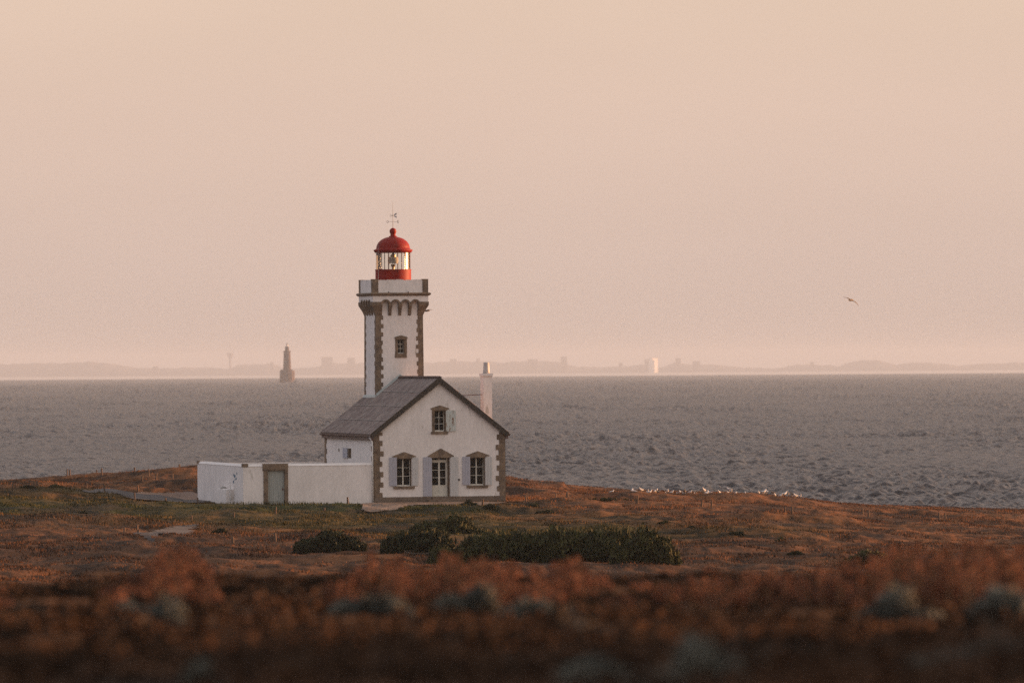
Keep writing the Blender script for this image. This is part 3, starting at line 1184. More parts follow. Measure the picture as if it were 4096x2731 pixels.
HM = [head_map(k) for k in range(4)]
sp_ = .738
cxs = [(-1.5 + k) * sp_ for k in range(4)]
ri, ro = .262, .368


def arch_low(u):
    for c_ in cxs:
        if abs(u - c_) < ri:
            return z_sp + .0 + math.sqrt(ri * ri - (u - c_) ** 2)
    return z_sp


band = MB()
ring = MB()
for k in range(4):
    mp = HM[k]
    us = [-PW + .002]
    for c_ in cxs:
        us += [c_ + ri * math.sin(math.pi * (t / 12 - .5)) for t in range(13)]
    us.append(PW - .002)
    for a, b in zip(us[:-1], us[1:]):
        c_ = (a + b) / 2
        inarch = any(abs(c_ - q) < ri for q in cxs)
        za = arch_low(a) if inarch else z_bb
        zb_ = arch_low(b) if inarch else z_bb
        if inarch and abs(a - round(a, 9)) >= 0:
            za = arch_low(min(max(a, c_ - 10), 10) + (1e-6 if a < c_ else 0))
            zb_ = arch_low(b - 1e-6)
        band.add([mp(a, za, .0), mp(b, zb_, .0), mp(b, zb_, OVH), mp(a, za, OVH),
                  mp(a, z_c0, .0), mp(b, z_c0, .0), mp(b, z_c0, OVH), mp(a, z_c0, OVH)],
                 [(0, 1, 2, 3), (3, 2, 6, 7)])
    # stone rings, corbels and corner brackets
    for c_ in cxs:
        n = 14
        vs = []
        for dd in (.02, OVH + .03):
            for rr in (ri - .012, ro):
                for t in range(n + 1):
                    an = math.pi * t / n
                    vs.append(mp(c_ - rr * math.cos(an), z_sp + rr * math.sin(an) * (1 if rr < ro else 1.0), dd))
        m_ = n + 1
        fs = []
        for t in range(n):
            fs += [(2 * m_ + t, 2 * m_ + t + 1, 3 * m_ + t + 1, 3 * m_ + t), (t, t + 1, 2 * m_ + t + 1, 2 * m_ + t), (m_ + t, m_ + t + 1, 3 * m_ + t + 1, 3 * m_ + t)]
        ring.add(vs, fs)
    for j in range(3):
        c_ = (cxs[j] + cxs[j + 1]) / 2
        hw0, hw1 = sp_ / 2 - ri + .012, .105
        prof = [(z_cb, .05, hw1), (z_cb + .05, .10, hw1), (z_cb + .40, .19, hw1 * 1.05), (z_sp - .12, OVH + .02, hw0 * .98), (z_sp + .0, OVH + .03, hw0)]
        for (za, da, wa), (zb_, db, wb) in zip(prof[:-1], prof[1:]):
            ring.add([mp(c_ - wa, za, -.02), mp(c_ + wa, za, -.02), mp(c_ + wa, za, da), mp(c_ - wa, za, da),
                      mp(c_ - wb, zb_, -.02), mp(c_ + wb, zb_, -.02), mp(c_ + wb, zb_, db), mp(c_ - wb, zb_, db)],
                     [(0, 1, 2, 3), (4, 5, 6, 7), (0, 1, 5, 4), (1, 2, 6, 5), (2, 3, 7, 6), (3, 0, 4, 7)])
band.build('white_band', M['render'], LH)
ring.build('arcaded_corbel', M['stone'], LH)
for sx, sy in ((-1, -1), (1, -1), (1, 1), (-1, 1)):
    cb = MB()
    inn = cxs[3] + ri - .01          # inner edge of the corner block
    prof = [(z_cb - .02, .02, HWT - .42), (z_cb + .30, .14, HWT - .40), (z_sp - .06, OVH + .03, inn), (z_bb + .02, OVH + .035, inn)]
    for (za, da, ia), (zb_, db, ib) in zip(prof[:-1], prof[1:]):
        bt_, tp_ = [], []
        for lst, z_, d_, i_ in ((bt_, za, da, ia), (tp_, zb_, db, ib)):
            o_ = HWT + d_
            lst += [(sx * i_, TCY + sy * i_, z_), (sx * o_, TCY + sy * i_, z_), (sx * o_, TCY + sy * o_, z_), (sx * i_, TCY + sy * o_, z_)]
        cb.hexa(bt_, tp_)
    cb.build('corner_corbel', M['stone'], LH)
# cornice
cn = MB()
for za, zb_, e0, e1 in ((z_c0, z_c0 + .08, .05, .15), (z_c0 + .08, z_c1 - .05, .15, .17), (z_c1 - .05, z_c1, .17, .08)):
    o0, o1 = PW + e0, PW + e1
    cn.hexa([(-o0, TCY - o0, za), (o0, TCY - o0, za), (o0, TCY + o0, za), (-o0, TCY + o0, za)],
            [(-o1, TCY - o1, zb_), (o1, TCY - o1, zb_), (o1, TCY + o1, zb_), (-o1, TCY + o1, zb_)])
CNO = cn.build('cornice', M['stone'], LH)
for u in (-.9, .55):
    sn = MB()
    sn.mbox(HM[0], u - .03, u + .03, z_c1, z_c1 + .07, OVH + .06, OVH + .14)
    sn.build('spout', M['barge'], CNO)
# parapet: four white walls and four stone posts
PH = MB()
pw = PW - .015
for k in range(4):
    PH.mbox(HM[k], -pw + .40, pw - .40, z_c1, z_pt - .045, OVH - .30, OVH - .03)
PA = PH.build('parapet', M['render'], LH)
for sx, sy in ((-1, -1), (1, -1), (1, 1), (-1, 1)):
    p = MB()
    xa, xb = sorted((sx * (PW - .43), sx * PW))
    ya, yb = sorted((TCY + sy * (PW - .43), TCY + sy * PW))
    p.box(xa, xb, ya, yb, z_c1, z_pt - .02)
    p.box(xa - .012, xb + .012, ya - .012, yb + .012, z_pt - .02, z_pt + .03)
    p.build('corner_post', M['stone'], PA)
ck = MB()
for k in range(4):
    for j in range(5):
        u = -1.4 + j * .7 + .1 * math.sin(j * 3 + k)
        ck.mbox(HM[k], u - .26, u + .26, z_pt - .046, z_pt - .046 + .02 + .03 * ((j * 7 + k) % 3) / 2, OVH - .32, OVH - .02)
ck.build('coping', M['render'], PA)

# ---- lantern
LC = (0, TCY, 0)


def LNZ(py):
    return at(1574, py, HY + TCY * HC).z - Z0


zd0, zd1, zg1, ze_, zdo, zn, zb0 = z_c1 - .0, LNZ(1078), LNZ(1011), LNZ(1001), LNZ(998), LNZ(950), LNZ(925.5)
RL = 1.30
LN = MB().lathe([(RL, zd0), (RL, zd1 - .06), (RL + .03, zd1 - .06), (RL + .03, zd1), (RL - .1, zd1)], LC, 128).build('lantern', M['red'], LH, smooth=False)
bars_a = [R(-90) + R(a) for a in (-75, -30, 15, 60, 105, 150, 195, 240)]
gl = MB()
n = 64
vs = [((RL - .06) * math.cos(2 * math.pi * k / n), TCY + (RL - .06) * math.sin(2 * math.pi * k / n), z) for z in (zd1, zg1) for k in range(n)]
gl.add(vs, [(k, (k + 1) % n, n + (k + 1) % n, n + k) for k in range(n)])
gl.build('lantern_glazing', M['lantern_glass'], LN, smooth=True)
for an in bars_a:
    x, y = (RL - .03) * math.cos(an), TCY + (RL - .03) * math.sin(an)
    MB().tube([(x, y, zd1 - .02), (x, y, zg1 + .02)], .028, 8).build('glazing_bar', M['iron'], LN)
dm = [(RL - .04, zg1 - .0), (RL + .03, zg1), (RL + .08, zg1 + .10), (RL + .13, zg1 + .165), (RL + .13, zg1 + .20), (RL + .02, zg1 + .24), (RL - .07, zdo + .06)]
Hd = zn - zdo
for t in range(1, 13):
    a = t / 12 * math.pi / 2 * .86
    dm.append((RL * .945 * math.cos(a) ** .92, zdo + .06 + (Hd - .02) * math.sin(a) / math.sin(math.pi / 2 * .86)))
dm[-1] = (.30, dm[-1][1])
zt = dm[-1][1]
dm += [(.30, zt + .04), (.24, zt + .06), (.19, zt + .10), (.19, zt + .24), (.22, zt + .27), (.17, zt + .30)]
DM = MB().lathe(dm, LC, 64).build('dome', M['red'], LN, smooth=True)
MB().lathe([(max(.01, .25 * math.sin(math.pi * t / 14)), zb0 - .25 * math.cos(math.pi * t / 14)) for t in range(15)], LC, 24).build('ball', M['red'], LN, smooth=True)
MB().box(-.02, .02, TCY - RL - .05, TCY - RL + .02, zd1 - .2, zd1 - .1).build('latch', M['iron'], LN)
# lens
LE = MB()
LE.lathe([(.16, zd0), (.16, zd1 - .2), (.34, zd1 - .15), (.34, zd1 - .08), (.10, zd1 - .05), (.10, zd1 + .18), (.15, zd1 + .22), (.17, zd1 + .36), (.12, zd1 + .38)], (0, TCY, 0), 24)
LE.lathe([(.10, zg1 - .36), (.20, zg1 - .32), (.20, zg1 - .16), (.09, zg1 - .1), (.05, zg1)], (0, TCY, 0), 24)
for an in (45, 135, 225, 315):
    LE.tube([(.30 * math.cos(R(an + 20)), TCY + .30 * math.sin(R(an + 20)), zd1), (.30 * math.cos(R(an + 20)), TCY + .30 * math.sin(R(an + 20)), zg1 - .05)], .012, 6)
LEo = LE.build('lamp_mount', M['brass'], LN)
for an in (-118, -38, 52, 142):
    cz = (zd1 + zg1) / 2 + .06
    ca, sa = math.cos(R(an)), math.sin(R(an))
    for r0, r1, ds in ((0, .10, .05), (.12, .17, .03), (.19, .24, .0)):
        ms = MB()
    ms = MB()
    nn = 24
    for r0, r1, ds in ((.005, .10, .05), (.115, .175, .03), (.19, .25, .0)):
        vs = []
        for dd in (0.27, .31 + ds):
            for rr in (r0, r1):
                for t in range(nn):
                    a = 2 * math.pi * t / nn
                    vs.append((ca * dd - sa * rr * math.cos(a), TCY + sa * dd + ca * rr * math.cos(a), cz + rr * math.sin(a)))
        fs = []
        for t in range(nn):
            t2 = (t + 1) % nn
            fs += [(2 * nn + t, 2 * nn + t2, 3 * nn + t2, 3 * nn + t), (t, t2, nn + t2, nn + t), (nn + t, nn + t2, 3 * nn + t2, 3 * nn + t)]
        ms.add(vs, fs)
    ms.build('lens', M['lens'], LN)
# gallery rod at the lantern's left, thin aerial
xr = LX(1520, TCY - RL - .1)
MB().tube([(xr, TCY - RL + .25, z_c1), (xr, TCY - RL + .25, LNZ(972))], [.018, .012], 6).build('aerial', M['metal'], LH)
MB().tube([(RL * math.sin(R(40)) + .02, TCY - RL * math.cos(R(40)) - .02, z_c1), (RL * math.sin(R(40)) + .02, TCY - RL * math.cos(R(40)) - .02, zd1)], .02, 6)

# ---- weather vane
zv0 = zb0 + .24
VN = MB().tube([(0, TCY, zv0), (0, TCY, LNZ(860)), (0, TCY, LNZ(808))], [.022, .016, .007], 8).build('weather_vane', M['metal'], LH)
zc_ = LNZ(887)
# arms are set square to the compass: here along the picture
ca, sa = math.cos(-TH), math.sin(-TH)


def vp(s, z, d=0.0):
    return (s * ca - d * sa, TCY + s * sa + d * ca, z)


MB().tube([vp(-.34, zc_), vp(.34, zc_)], .010, 6).build('compass_arm', M['metal'], VN)
lo = MB()
n = 16
for t in range(n):
    a0, a1 = 2 * math.pi * t / n, 2 * math.pi * (t + 1) / n
    lo.tube([vp(-.39 + .06 * math.cos(a0), zc_ + .085 * math.sin(a0)), vp(-.39 + .06 * math.cos(a1), zc_ + .085 * math.sin(a1))], .012, 5)
lo.build('letter_o', M['barge'], VN)
le = MB().tube([vp(.34, zc_ - .09), vp(.34, zc_ + .09)], .014, 5)
for dz, ln in ((-.085, .10), (0, .08), (.085, .10)):
    le.tube([vp(.34, zc_ + dz), vp(.34 + ln, zc_ + dz)], .012, 5)
le.build('letter_e', M['barge'], VN)
zv = LNZ(862)
ar = MB().tube([vp(-.20, zv), vp(.10, zv)], .010, 6)
ar.tube([vp(-.23, zv + .12), vp(-.10, zv + .03)], .010, 5).tube([vp(-.23, zv - .11), vp(-.10, zv - .02)], .010, 5)
ar.lathe([(.004, zv - .05), (.04, zv - .03), (.045, zv), (.04, zv + .03), (.004, zv + .05)], (0, TCY, 0), 10)
ar.build('vane_arrow', M['metal'], VN)
tl = MB()
for sg in (1, -1):
    poly = [(.06, zv + sg * .02), (.12, zv + sg * .02), (.28, zv + sg * .06), (.26, zv + sg * .19), (.17, zv + sg * .12), (.10, zv + sg * .08)]
    nn = len(poly)
    vs = [vp(u, z, -.008) for u, z in poly] + [vp(u, z, .008) for u, z in poly]
    tl.add(vs, [tuple(range(nn)), tuple(range(2 * nn - 1, nn - 1, -1))] + [(i, (i + 1) % nn, nn + (i + 1) % nn, nn + i) for i in range(nn)])
tl.build('vane_tail', mat('vane_blue_grey', (.18, .20, .25), .5), VN)

# flashing where roof meets tower
fl = MB()
sx0 = -HWB - .02


def rz_(x, l_=.10):
    return RIDGE - SLOPE * abs(x) + l_


for sgn in (-1, 1):
    p0, p1 = (0.02 * sgn, TY0 - .06), (sgn * HWB, TY0 - .06)
    fl.hexa([(p0[0], TY0 - .10, rz_(p0[0])), (p1[0], TY0 - .10, rz_(p1[0])), (p1[0], TY0 + .06, rz_(p1[0])), (p0[0], TY0 + .06, rz_(p0[0]))],
            [(p0[0], TY0 - .04, rz_(p0[0], .30)), (p1[0], TY0 - .04, rz_(p1[0], .30)), (p1[0], TY0 + .06, rz_(p1[0], .30)), (p0[0], TY0 + .06, rz_(p0[0], .30))])
fl.hexa([(-HWB - .12, TY0 - .1, rz_(HWB + .12, .09)), (-HWB + .03, TY0 - .1, rz_(HWB, .09)), (-HWB + .03, LEN + .1, rz_(HWB, .09)), (-HWB - .12, LEN + .1, rz_(HWB + .12, .09))],
        [(-HWB - .06, TY0 - .1, rz_(HWB, .16)), (-HWB + .03, TY0 - .1, rz_(HWB, .22)), (-HWB + .03, LEN + .1, rz_(HWB, .22)), (-HWB - .06, LEN + .1, rz_(HWB, .16))])
fl.build('flashing', M['flash'], LH)

# ---------------------------------------------------------------- courtyard wall (a thing of its own)
CW = empty('courtyard_wall', (HX, HY, Z0), TH)
tag(CW, 'long low white courtyard wall with a pale green door, left of the lighthouse house', 'wall')
XE = LX(970, -.1)            # outer corner
WH = LZ(1240, 1862, 0, -9)    # wall top under the coping
WTH = .35
YB = 14.9
dr0, dr1 = LX(1068), LX(1135)
dj0, dj1 = LX(1050), LX(1148)
dz1 = LZ(1100, 1880, 0, -12)
cw = MB()
cw.box(XE, dj0 + .0, 0.0, WTH, -.5, WH)
cw.box(dj1, -W2 - .03, 0.0, WTH, -.5, WH)
cw.box(dj0, dj1, 0.12, WTH, dz1 + .0, WH)
cw.box(XE, XE + WTH, WTH, YB, -.5, WH - .002)
cw.box(XE + WTH, -W2 - .03, YB - WTH, YB, -.5, WH - .004)
CWo = cw.build('wall', M['render'], CW)
cp = MB()


def coping(x0, x1, y0, y1, along):
    e = .03
    hh = .16
    if along == 'x':
        cp.hexa([(x0, y0 - e, WH), (x1, y0 - e, WH), (x1, y1 + e, WH), (x0, y1 + e, WH)],
                [(x0, y0 + .10, WH + hh), (x1, y0 + .10, WH + hh), (x1, y1 - .10, WH + hh), (x0, y1 - .10, WH + hh)])
    else:
        cp.hexa([(x0 - e, y0, WH), (x1 + e, y0, WH), (x1 + e, y1, WH), (x0 - e, y1, WH)],
                [(x0 + .10, y0, WH + hh), (x1 - .10, y0, WH + hh), (x1 - .10, y1, WH + hh), (x0 + .10, y1, WH + hh)])


coping(XE + .36, dj0 - .02, 0, WTH, 'x')
coping(dj1 + .02, -W2 - .05, 0, WTH, 'x')
coping(XE, XE + WTH, .36, YB - .5, 'y')
cp.build('coping', M['render'], CW)
for bx in ((XE - .04, XE + .34, -.04, .34), (XE - .05, XE + .40, YB - .48, YB + .04)):
    MB().box(bx[0], bx[1], bx[2], bx[3], WH - .04, WH + .19).build('capstone', M['stone'], CW)
df = MB()
df.box(dj0, dr0, -.05, WTH + .02, -.3, dz1)
df.box(dr1, dj1, -.05, WTH + .02, -.3, dz1)
df.box(dj0 - .06, dj1 + .0, -.06, WTH + .03, dz1, WH + .17)
DF = df.build('door_surround', M['stone'], CW)
dd = MB()
n = 8
for k in range(n):
    p, q = dr0 + (dr1 - dr0) * k / n, dr0 + (dr1 - dr0) * (k + 1) / n
    dd.box(p + .005, q - .005, .15, .19, .02, dz1 - .01)
dd.box(dr0, dr1, .19, .22, .0, dz1)
dd.build('door', M['door'], CW)
MB().box(dr1 - .16, dr1 - .08, .11, .15, 1.0, 1.15).build('door_handle', M['iron'], CW)
# faded blue painted mark on the left face: small low relief strokes of paint
bm_ = MB()


def mcl(u, z, d):      # left face, u = distance from the corner towards the back
    return (XE + d, u, z)


def cu(px):
    # distance along the left face for a picture column
    return (970 - px) / 56.3 / HS


for px, py, w_, h_ in ((924, 1927, 6, 11), (929, 1903, 12, 12), (937, 1914, 8, 8), (940, 1893, 5, 8), (931, 1918, 4, 5), (926, 1897, 5, 6)):
    u = cu(px)
    z = LZ(px, py, u, -14.3)
    pts = []
    for t in range(9):
        a = 2 * math.pi * t / 9
        k = 1 + .35 * math.sin(t * 2.3 + px)
        pts.append((u + w_ / 2 / 56.3 / HS * math.cos(a) * k, z + h_ / 2 / 56.3 * math.sin(a) * k))
    bm_.mprism(mcl, pts, -.006, .0)
bm_.build('painted_mark', M['blue'], CW)

# low white water tank against the left face
CT = empty('water_tank', (*loc2w(XE - .6, 4.5), Z0), TH)
tag(CT, 'low white masonry tank against the left side of the courtyard wall', 'tank')
tk = MB()
prof = [(-.5, 1.0), (1.05, 1.0), (1.2, .9), (1.28, .6), (1.28, 0)]
tb = MB()
tb.hexa([(0, -1.6, -.5), (.6, -1.6, -.5), (.6, 1.9, -.5), (0, 1.9, -.5)], [(.05, -1.55, 1.02), (.6, -1.55, 1.02), (.6, 1.85, 1.02), (.05, 1.85, 1.02)])
tb.hexa([(.05, -1.55, 1.02), (.6, -1.55, 1.02), (.6, 1.85, 1.02), (.05, 1.85, 1.02)], [(.2, -1.5, 1.05), (.6, -1.5, 1.05), (.6, 1.8, 1.05), (.2, 1.8, 1.05)])
tb.build('tank_body', M['render'], CT)
MB().lathe([(.25, 1.16), (.24, 1.26), (.16, 1.34), (.03, 1.37)], (.3, .4, -.16), 14).build('lid', M['slab'], CT, smooth=True)
MB().tube([(.3, -1.68, -.3), (.3, -1.68, 1.5)], .03, 6).build('overflow_pipe', M['white'], CT)

# ---------------------------------------------------------------- yards and tracks
sheet('gravel_yard', [(1440, 2022), (1490, 2011), (1700, 2010), (2020, 2009), (2075, 2012), (2100, 2017), (1980, 2022), (1850, 2024), (1760, 2030), (1660, 2033), (1560, 2044), (1480, 2050), (1450, 2044)],
      M['gravel'], 'pale gravel apron before the house door')
sheet('grey_track', [(300, 1978), (385, 1970), (560, 1969), (776, 1970), (800, 1982), (850, 1996), (815, 2012), (700, 2009), (560, 2000), (470, 1986), (400, 1984)], M['asphalt'],
      'grey surfaced track reaching the courtyard wall')
sheet('path', [(548, 2160), (566, 2138), (640, 2120), (700, 2108), (792, 2099), (768, 2120), (748, 2142), (728, 2160), (650, 2166), (590, 2178)], M['asphalt'],
      'grey footpath curving through the grass at left')

# ---------------------------------------------------------------- grass of the middle ground
def blade_mesh(P, h, wd, lean, name, m, label, kind='stuff', gm=None):
    """one triangle pair per blade: P (n,3) roots, h heights, wd widths"""
    n = len(P)
    a = rng.random(n) * 2 * np.pi
    dx, dy = np.cos(a) * wd / 2, np.sin(a) * wd / 2
    lx = rng.normal(0, 1, n) * lean * h - .12 * h
    ly = rng.normal(0, 1, n) * lean * h
    v = np.zeros((n, 3, 3))
    v[:, 0] = P + np.stack([-dx, -dy, -.03 + 0 * dx], -1)
    v[:, 1] = P + np.stack([dx, dy, -.03 + 0 * dx], -1)
    v[:, 2] = P + np.stack([lx, ly, h], -1)
    o = np_mesh(name, v.reshape(-1, 3), np.arange(3 * n).reshape(-1, 3), m)
    tag(o, label, kind=kind, cat='grass')
    if gm is not None:
        attr(o, 'green', np.repeat(gm, 3))
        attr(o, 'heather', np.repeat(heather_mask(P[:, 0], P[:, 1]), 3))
    return o


def scatter(n, y0, y1, pad=1.12):
    Y = y0 + (y1 - y0) * rng.random(n) ** 1.0
    u = (rng.random(n) - .5) * 2 * .0905 * pad
    return u * Y, Y


N = 480000
X, Y = scatter(N, 222, 456)
lx, ly = w2loc(X, Y)
free = ~((lx > -15.3) & (lx < 5.1) & (ly > -.25) & (ly < 15))
for poly in PATHS:
    free &= ~inpoly(X, Y, poly)
tuft = fbm(X / 2.6, Y / 3.4, 41, 3)
free &= rng.random(N) < np.clip(.35 + tuft * 1.8, .06, 1)
X, Y, tuft = X[free], Y[free], tuft[free]
Zg = ground(X, Y)
gm = green_mask(X, Y)
hh = (.035 + .16 * np.clip(tuft + .15, 0, 1) ** 1.3 + .06 * rng.random(len(X))) * (1 + .35 * gm)
hh *= np.where((w2loc(X, Y)[1] > -2) & (w2loc(X, Y)[1] < 0) & (w2loc(X, Y)[0] < -4.6), 1.6, 1)
blade_mesh(np.stack([X, Y, Zg], -1), hh, .045 + .04 * rng.random(len(X)), .35, 'grass', M['blade'], 'rough tufted grass over the headland, dry rust and olive', gm=gm)


# ---------------------------------------------------------------- shrubs
def leafmat(name, c, c2, scale=3):
    m = mat(name, c, .8, c2, scale, spec=.15, fine=.3)
    return m


M['shrub'] = leafmat('dark_shrub_leaf', (.042, .044, .019), (.018, .021, .011), 2.0)
M['tamarisk'] = leafmat('feathery_shrub_leaf', (.066, .064, .022), (.024, .027, .011), 1.4)
M['greyleaf'] = leafmat('grey_leaf', (.185, .178, .145), (.070, .072, .062), 4)
M['twig'] = mat('twig', (.07, .05, .035), .9)


def crown(name, m, parent, lobes, n, size, stretch=1.0):
    """leaf clusters through the volume of overlapping lobes (cx,cy,cz,rx,ry,rz)"""
    vols = np.array([l[3] * l[4] * l[5] for l in lobes]) ** .75
    pick = rng.choice(len(lobes), n, p=vols / vols.sum())
    L = np.array(lobes)[pick]
    d = rng.normal(size=(n, 3))
    d /= np.linalg.norm(d, axis=1)[:, None]
    rr = rng.random(n) ** .38
    lump = 1 + .22 * np.sin(d[:, 0] * 7 + pick * 3) * np.cos(d[:, 2] * 6 + pick * 2) + .12 * rng.normal(size=n)
    P = L[:, :3] + d * L[:, 3:] * (rr * lump)[:, None]
    P[:, 2] = np.maximum(P[:, 2], .02)
    e = size * (.6 + .8 * rng.random(n))
    a = rng.normal(size=(n, 3))
    a /= np.linalg.norm(a, axis=1)[:, None]
    b = np.cross(a, rng.normal(size=(n, 3)))
    b /= np.linalg.norm(b, axis=1)[:, None]
    a[:, 2] *= stretch
    v = np.stack([P - a * e[:, None], P + b * e[:, None] * .45, P + a * e[:, None], P - b * e[:, None] * .45], 1)
    v[:, :, 2] = np.maximum(v[:, :, 2], -.1)
    return np_mesh(name, v.reshape(-1, 3), np.arange(4 * n).reshape(-1, 4), m, parent)


def shrub(px, py, wpx, hpx, label, cat='shrub', name='shrub', m=None, n=None, depth=1.0, group=None, y=None, seed=0, size=None, stretch=1.0):
    """a shrub whose base is seen at (px, py)"""
    r0 = random.Random(seed * 31 + int(px))
    if y is None:
        X, Y = hit(px, py)
    else:
        Y = y
        X = at(px, py, Y).x
    s = F / Y
    W, H = wpx / s / 2, hpx / s
    z = gz(X, Y) if y is None else gz(X, Y)
    root = empty(name, (X, Y, z - .03))
    tag(root, label, cat, group)
    k = max(3, int(W / max(H, .1) * 2.4))
    lobes = []
    for i in range(k):
        t = (i + .5) / k * 2 - 1 + r0.uniform(-.12, .12)
        hh_ = H * (1 - .45 * abs(t) ** 2.2) * r0.uniform(.55, 1.04)
        lobes.append((t * W * .78, r0.uniform(-.3, .3) * W * .6 * depth, hh_ * .48, max(W / k * 1.35, H * .3), max(W / k * 1.3, H * .35) * depth, hh_ * .5))
    for i in range(k):
        q = lobes[r0.randrange(k)]
        lobes.append((q[0] + r0.uniform(-.5, .5) * q[3], q[1], q[2] * 1.5, q[3] * .35, q[4] * .4, q[5] * .45))
    for i in range(8):
        sg = -1 if i % 2 else 1
        lobes.append((sg * W * r0.uniform(.75, 1.12), r0.uniform(-.6, .3) * W * .4 * depth, H * .08, W * r0.uniform(.05, .13), W * .12 * depth, H * r0.uniform(.12, .32)))
    if n is None:
        n = int(900 + 2600 * W * H)
    crown('foliage', m or M['shrub'], root, lobes, n, size or (.05 + .04 * min(H, 1)), stretch)
    st = MB()
    for i in range(5):
        a = r0.uniform(0, 6.28)
        ex, ey = math.cos(a) * W * .5, math.sin(a) * W * .25
        st.tube([(ex * .1, ey * .1, -.1), (ex * .5, ey * .5, H * .35), (ex, ey, H * .62)], [.03, .02, .006], 5)
    st.build('stem', M['twig'], root)
    return root


shrub(1312, 2226, 262, 122, 'dense dark rounded shrub on the bare brown ground below the house', seed=1, n=16000, size=.09)
shrub(1680, 2232, 290, 125, 'dark bushy shrub behind the short paling fence in the middle', seed=2, n=13000, size=.09, stretch=1.8)
shrub(1795, 2148, 350, 105, 'low broad green shrub behind the big feathery thicket', seed=3, m=M['tamarisk'], n=14000, size=.09, stretch=1.8)
shrub(2215, 2248, 900, 200, 'largest green thicket of tall feathery stems, right of the middle', name='thicket', seed=4, m=M['tamarisk'], n=52000, size=.10, stretch=2.2)
shrub(2575, 2268, 250, 140, 'dark olive shrub at the right end of the thicket, above a paling fence', seed=5, m=M['tamarisk'], n=15000, size=.09, stretch=2.0)
shrub(3465, 2270, 170, 62, 'dim green shrub in the right hollow behind the rust plants', seed=6, m=M['tamarisk'], n=5000, size=.09)
SM = [(224, 1968, 50, 18, 'small dark bush on the far left bank, beside the larger round one'), (110, 1970, 60, 14, 'flat dark bush at the far left edge of the bank'),
      (875, 2130, 60, 30, 'small dark bush where the footpath ends'), (1225, 2002, 54, 26, 'round green bush against the white courtyard wall'),
      (855, 1999, 34, 22, 'little bush at the foot of the low white tank'), (1130, 1999, 60, 16, 'low green growth right of the courtyard door'),
      (1570, 1995, 200, 22, 'strip of dark green growth along the house plinth'), (1875, 2040, 70, 34, 'dark bush in front of the right end of the house'),
      (1960, 2046, 60, 22, 'low bush right of the bush before the house corner'), (2035, 2032, 60, 26, 'dark bush near the right corner of the house'),
      (2128, 2036, 56, 28, 'dark round bush just right of the house corner bush'), (2190, 2058, 90, 28, 'low spreading bush below the gravel right of the house'),
      (2660, 2105, 50, 14, 'small dark tussock bush on the open right slope'), (2765, 2118, 50, 14, 'second small dark tussock bush on the open right slope'),
      (2945, 2140, 60, 18, 'dark flat tussock bush at the middle of the right slope'), (3125, 2156, 56, 22, 'round dark bush alone on the right slope'),
      (180, 2078, 56, 14, 'flat green bush on the brown field at far left'), (335, 2068, 36, 16, 'small green bush on the brown field near the left'),
      (2420, 2003, 250, 16, 'long strip of green growth behind the fence posts right of the house'), (2940, 2224, 50, 14, 'dark tussock low on the right slope'),
      (3180, 2216, 60, 14, 'dark tussock lowest on the right slope'), (700, 2075, 46, 14, 'green tuft bush beside the path bend')]
for i, (px, py, w_, h_, lb) in enumerate(SM):
    shrub(px, py, w_, h_ * 1.15, lb, name='small_bush', cat='bush', seed=10 + i, n=int(700 + w_ * 14), m=M['shrub'] if i % 3 else M['tamarisk'], size=.07)

# ---------------------------------------------------------------- foreground: dry stalks, heath, grey shrubs
def fgtop(u):
    """height (m) the rust stalks reach, by bearing"""
    xs = [-200, 0, 120, 240, 330, 420, 560, 620, 700, 790, 850, 900, 1240, 1300, 1430, 1480, 1560, 1640, 1700, 1780, 1840, 1900, 2000, 2120, 2200, 2280, 2340, 2400, 2620, 2800, 3000, 3200, 3400, 3520, 3640, 3800, 4000, 4300]
    ys = [2300, 2290, 2300, 2330, 2330, 2260, 2255, 2175, 2140, 2165, 2230, 2330, 2310, 2255, 2250, 2190, 2180, 2205, 2245, 2170, 2155, 2180, 2195, 2235, 2230, 2185, 2200, 2240, 2270, 2255, 2240, 2235, 2225, 2160, 2150, 2135, 2130, 2140]
    return np.interp(u, xs, ys)


M['stalk'] = mat('rust_seed_stalk', (.205, .088, .052), .85, (.062, .032, .023), 4.5, spec=.1, fine=.4, stretch=(1, .5, .1), detail=3)
M['stalk_pale'] = mat('straw_stalk', (.30, .19, .10), .85, (.18, .11, .06), 4, spec=.1, fine=.3)
M['heath'] = mat('heath_leaf', (.090, .048, .028), .95, (.021, .016, .012), 1.2, spec=.05, fine=.4, stretch=(1, .6, 1), detail=3, spots=((.10, .09, .075), 1.1, .62))

# seed stalks: a thin stem with a plume of small bracts
NCL = 1150
cY = 51 + 17 * rng.random(NCL)
cu_ = rng.random(NCL) * 4600 - 250
kc = rng.random(NCL) < np.clip(.5 + (2270 - fgtop(cu_)) / 140, .34, 1)
cY, cu_ = cY[kc], cu_[kc]
per = rng.integers(2, 8, len(cY))
cX = (cu_ - 2048) / F * cY
chh = rng.random(len(cY)) ** 1.4
Xs = np.repeat(cX, per) + rng.normal(0, .034, per.sum())
Ys = np.repeat(cY, per) + rng.normal(0, .12, per.sum())
us = Xs / Ys * F + 2048
chs = np.repeat(chh, per)
Zs = ground(Xs, Ys)
want = np.array([at(u_, t_, y_).z for u_, t_, y_ in zip(us, fgtop(us) + chs * 165 + rng.random(len(us)) * 30 + (68 - Ys) * 5, Ys)])
Hs = want - Zs
ok = (Hs > .10)
Xs, Ys, Zs, Hs = Xs[ok], Ys[ok], Zs[ok], np.minimum(Hs[ok], 1.2)
vv, ff = [], []
nb = 40
k = len(Xs)
t = rng.random((k, nb)) ** .7
spread = (.010 + .045 * np.sin(np.pi * np.clip(t, 0, 1) ** 1.4)) * (.6 + .8 * rng.random((k, 1)))
ang = rng.random((k, nb)) * 2 * np.pi
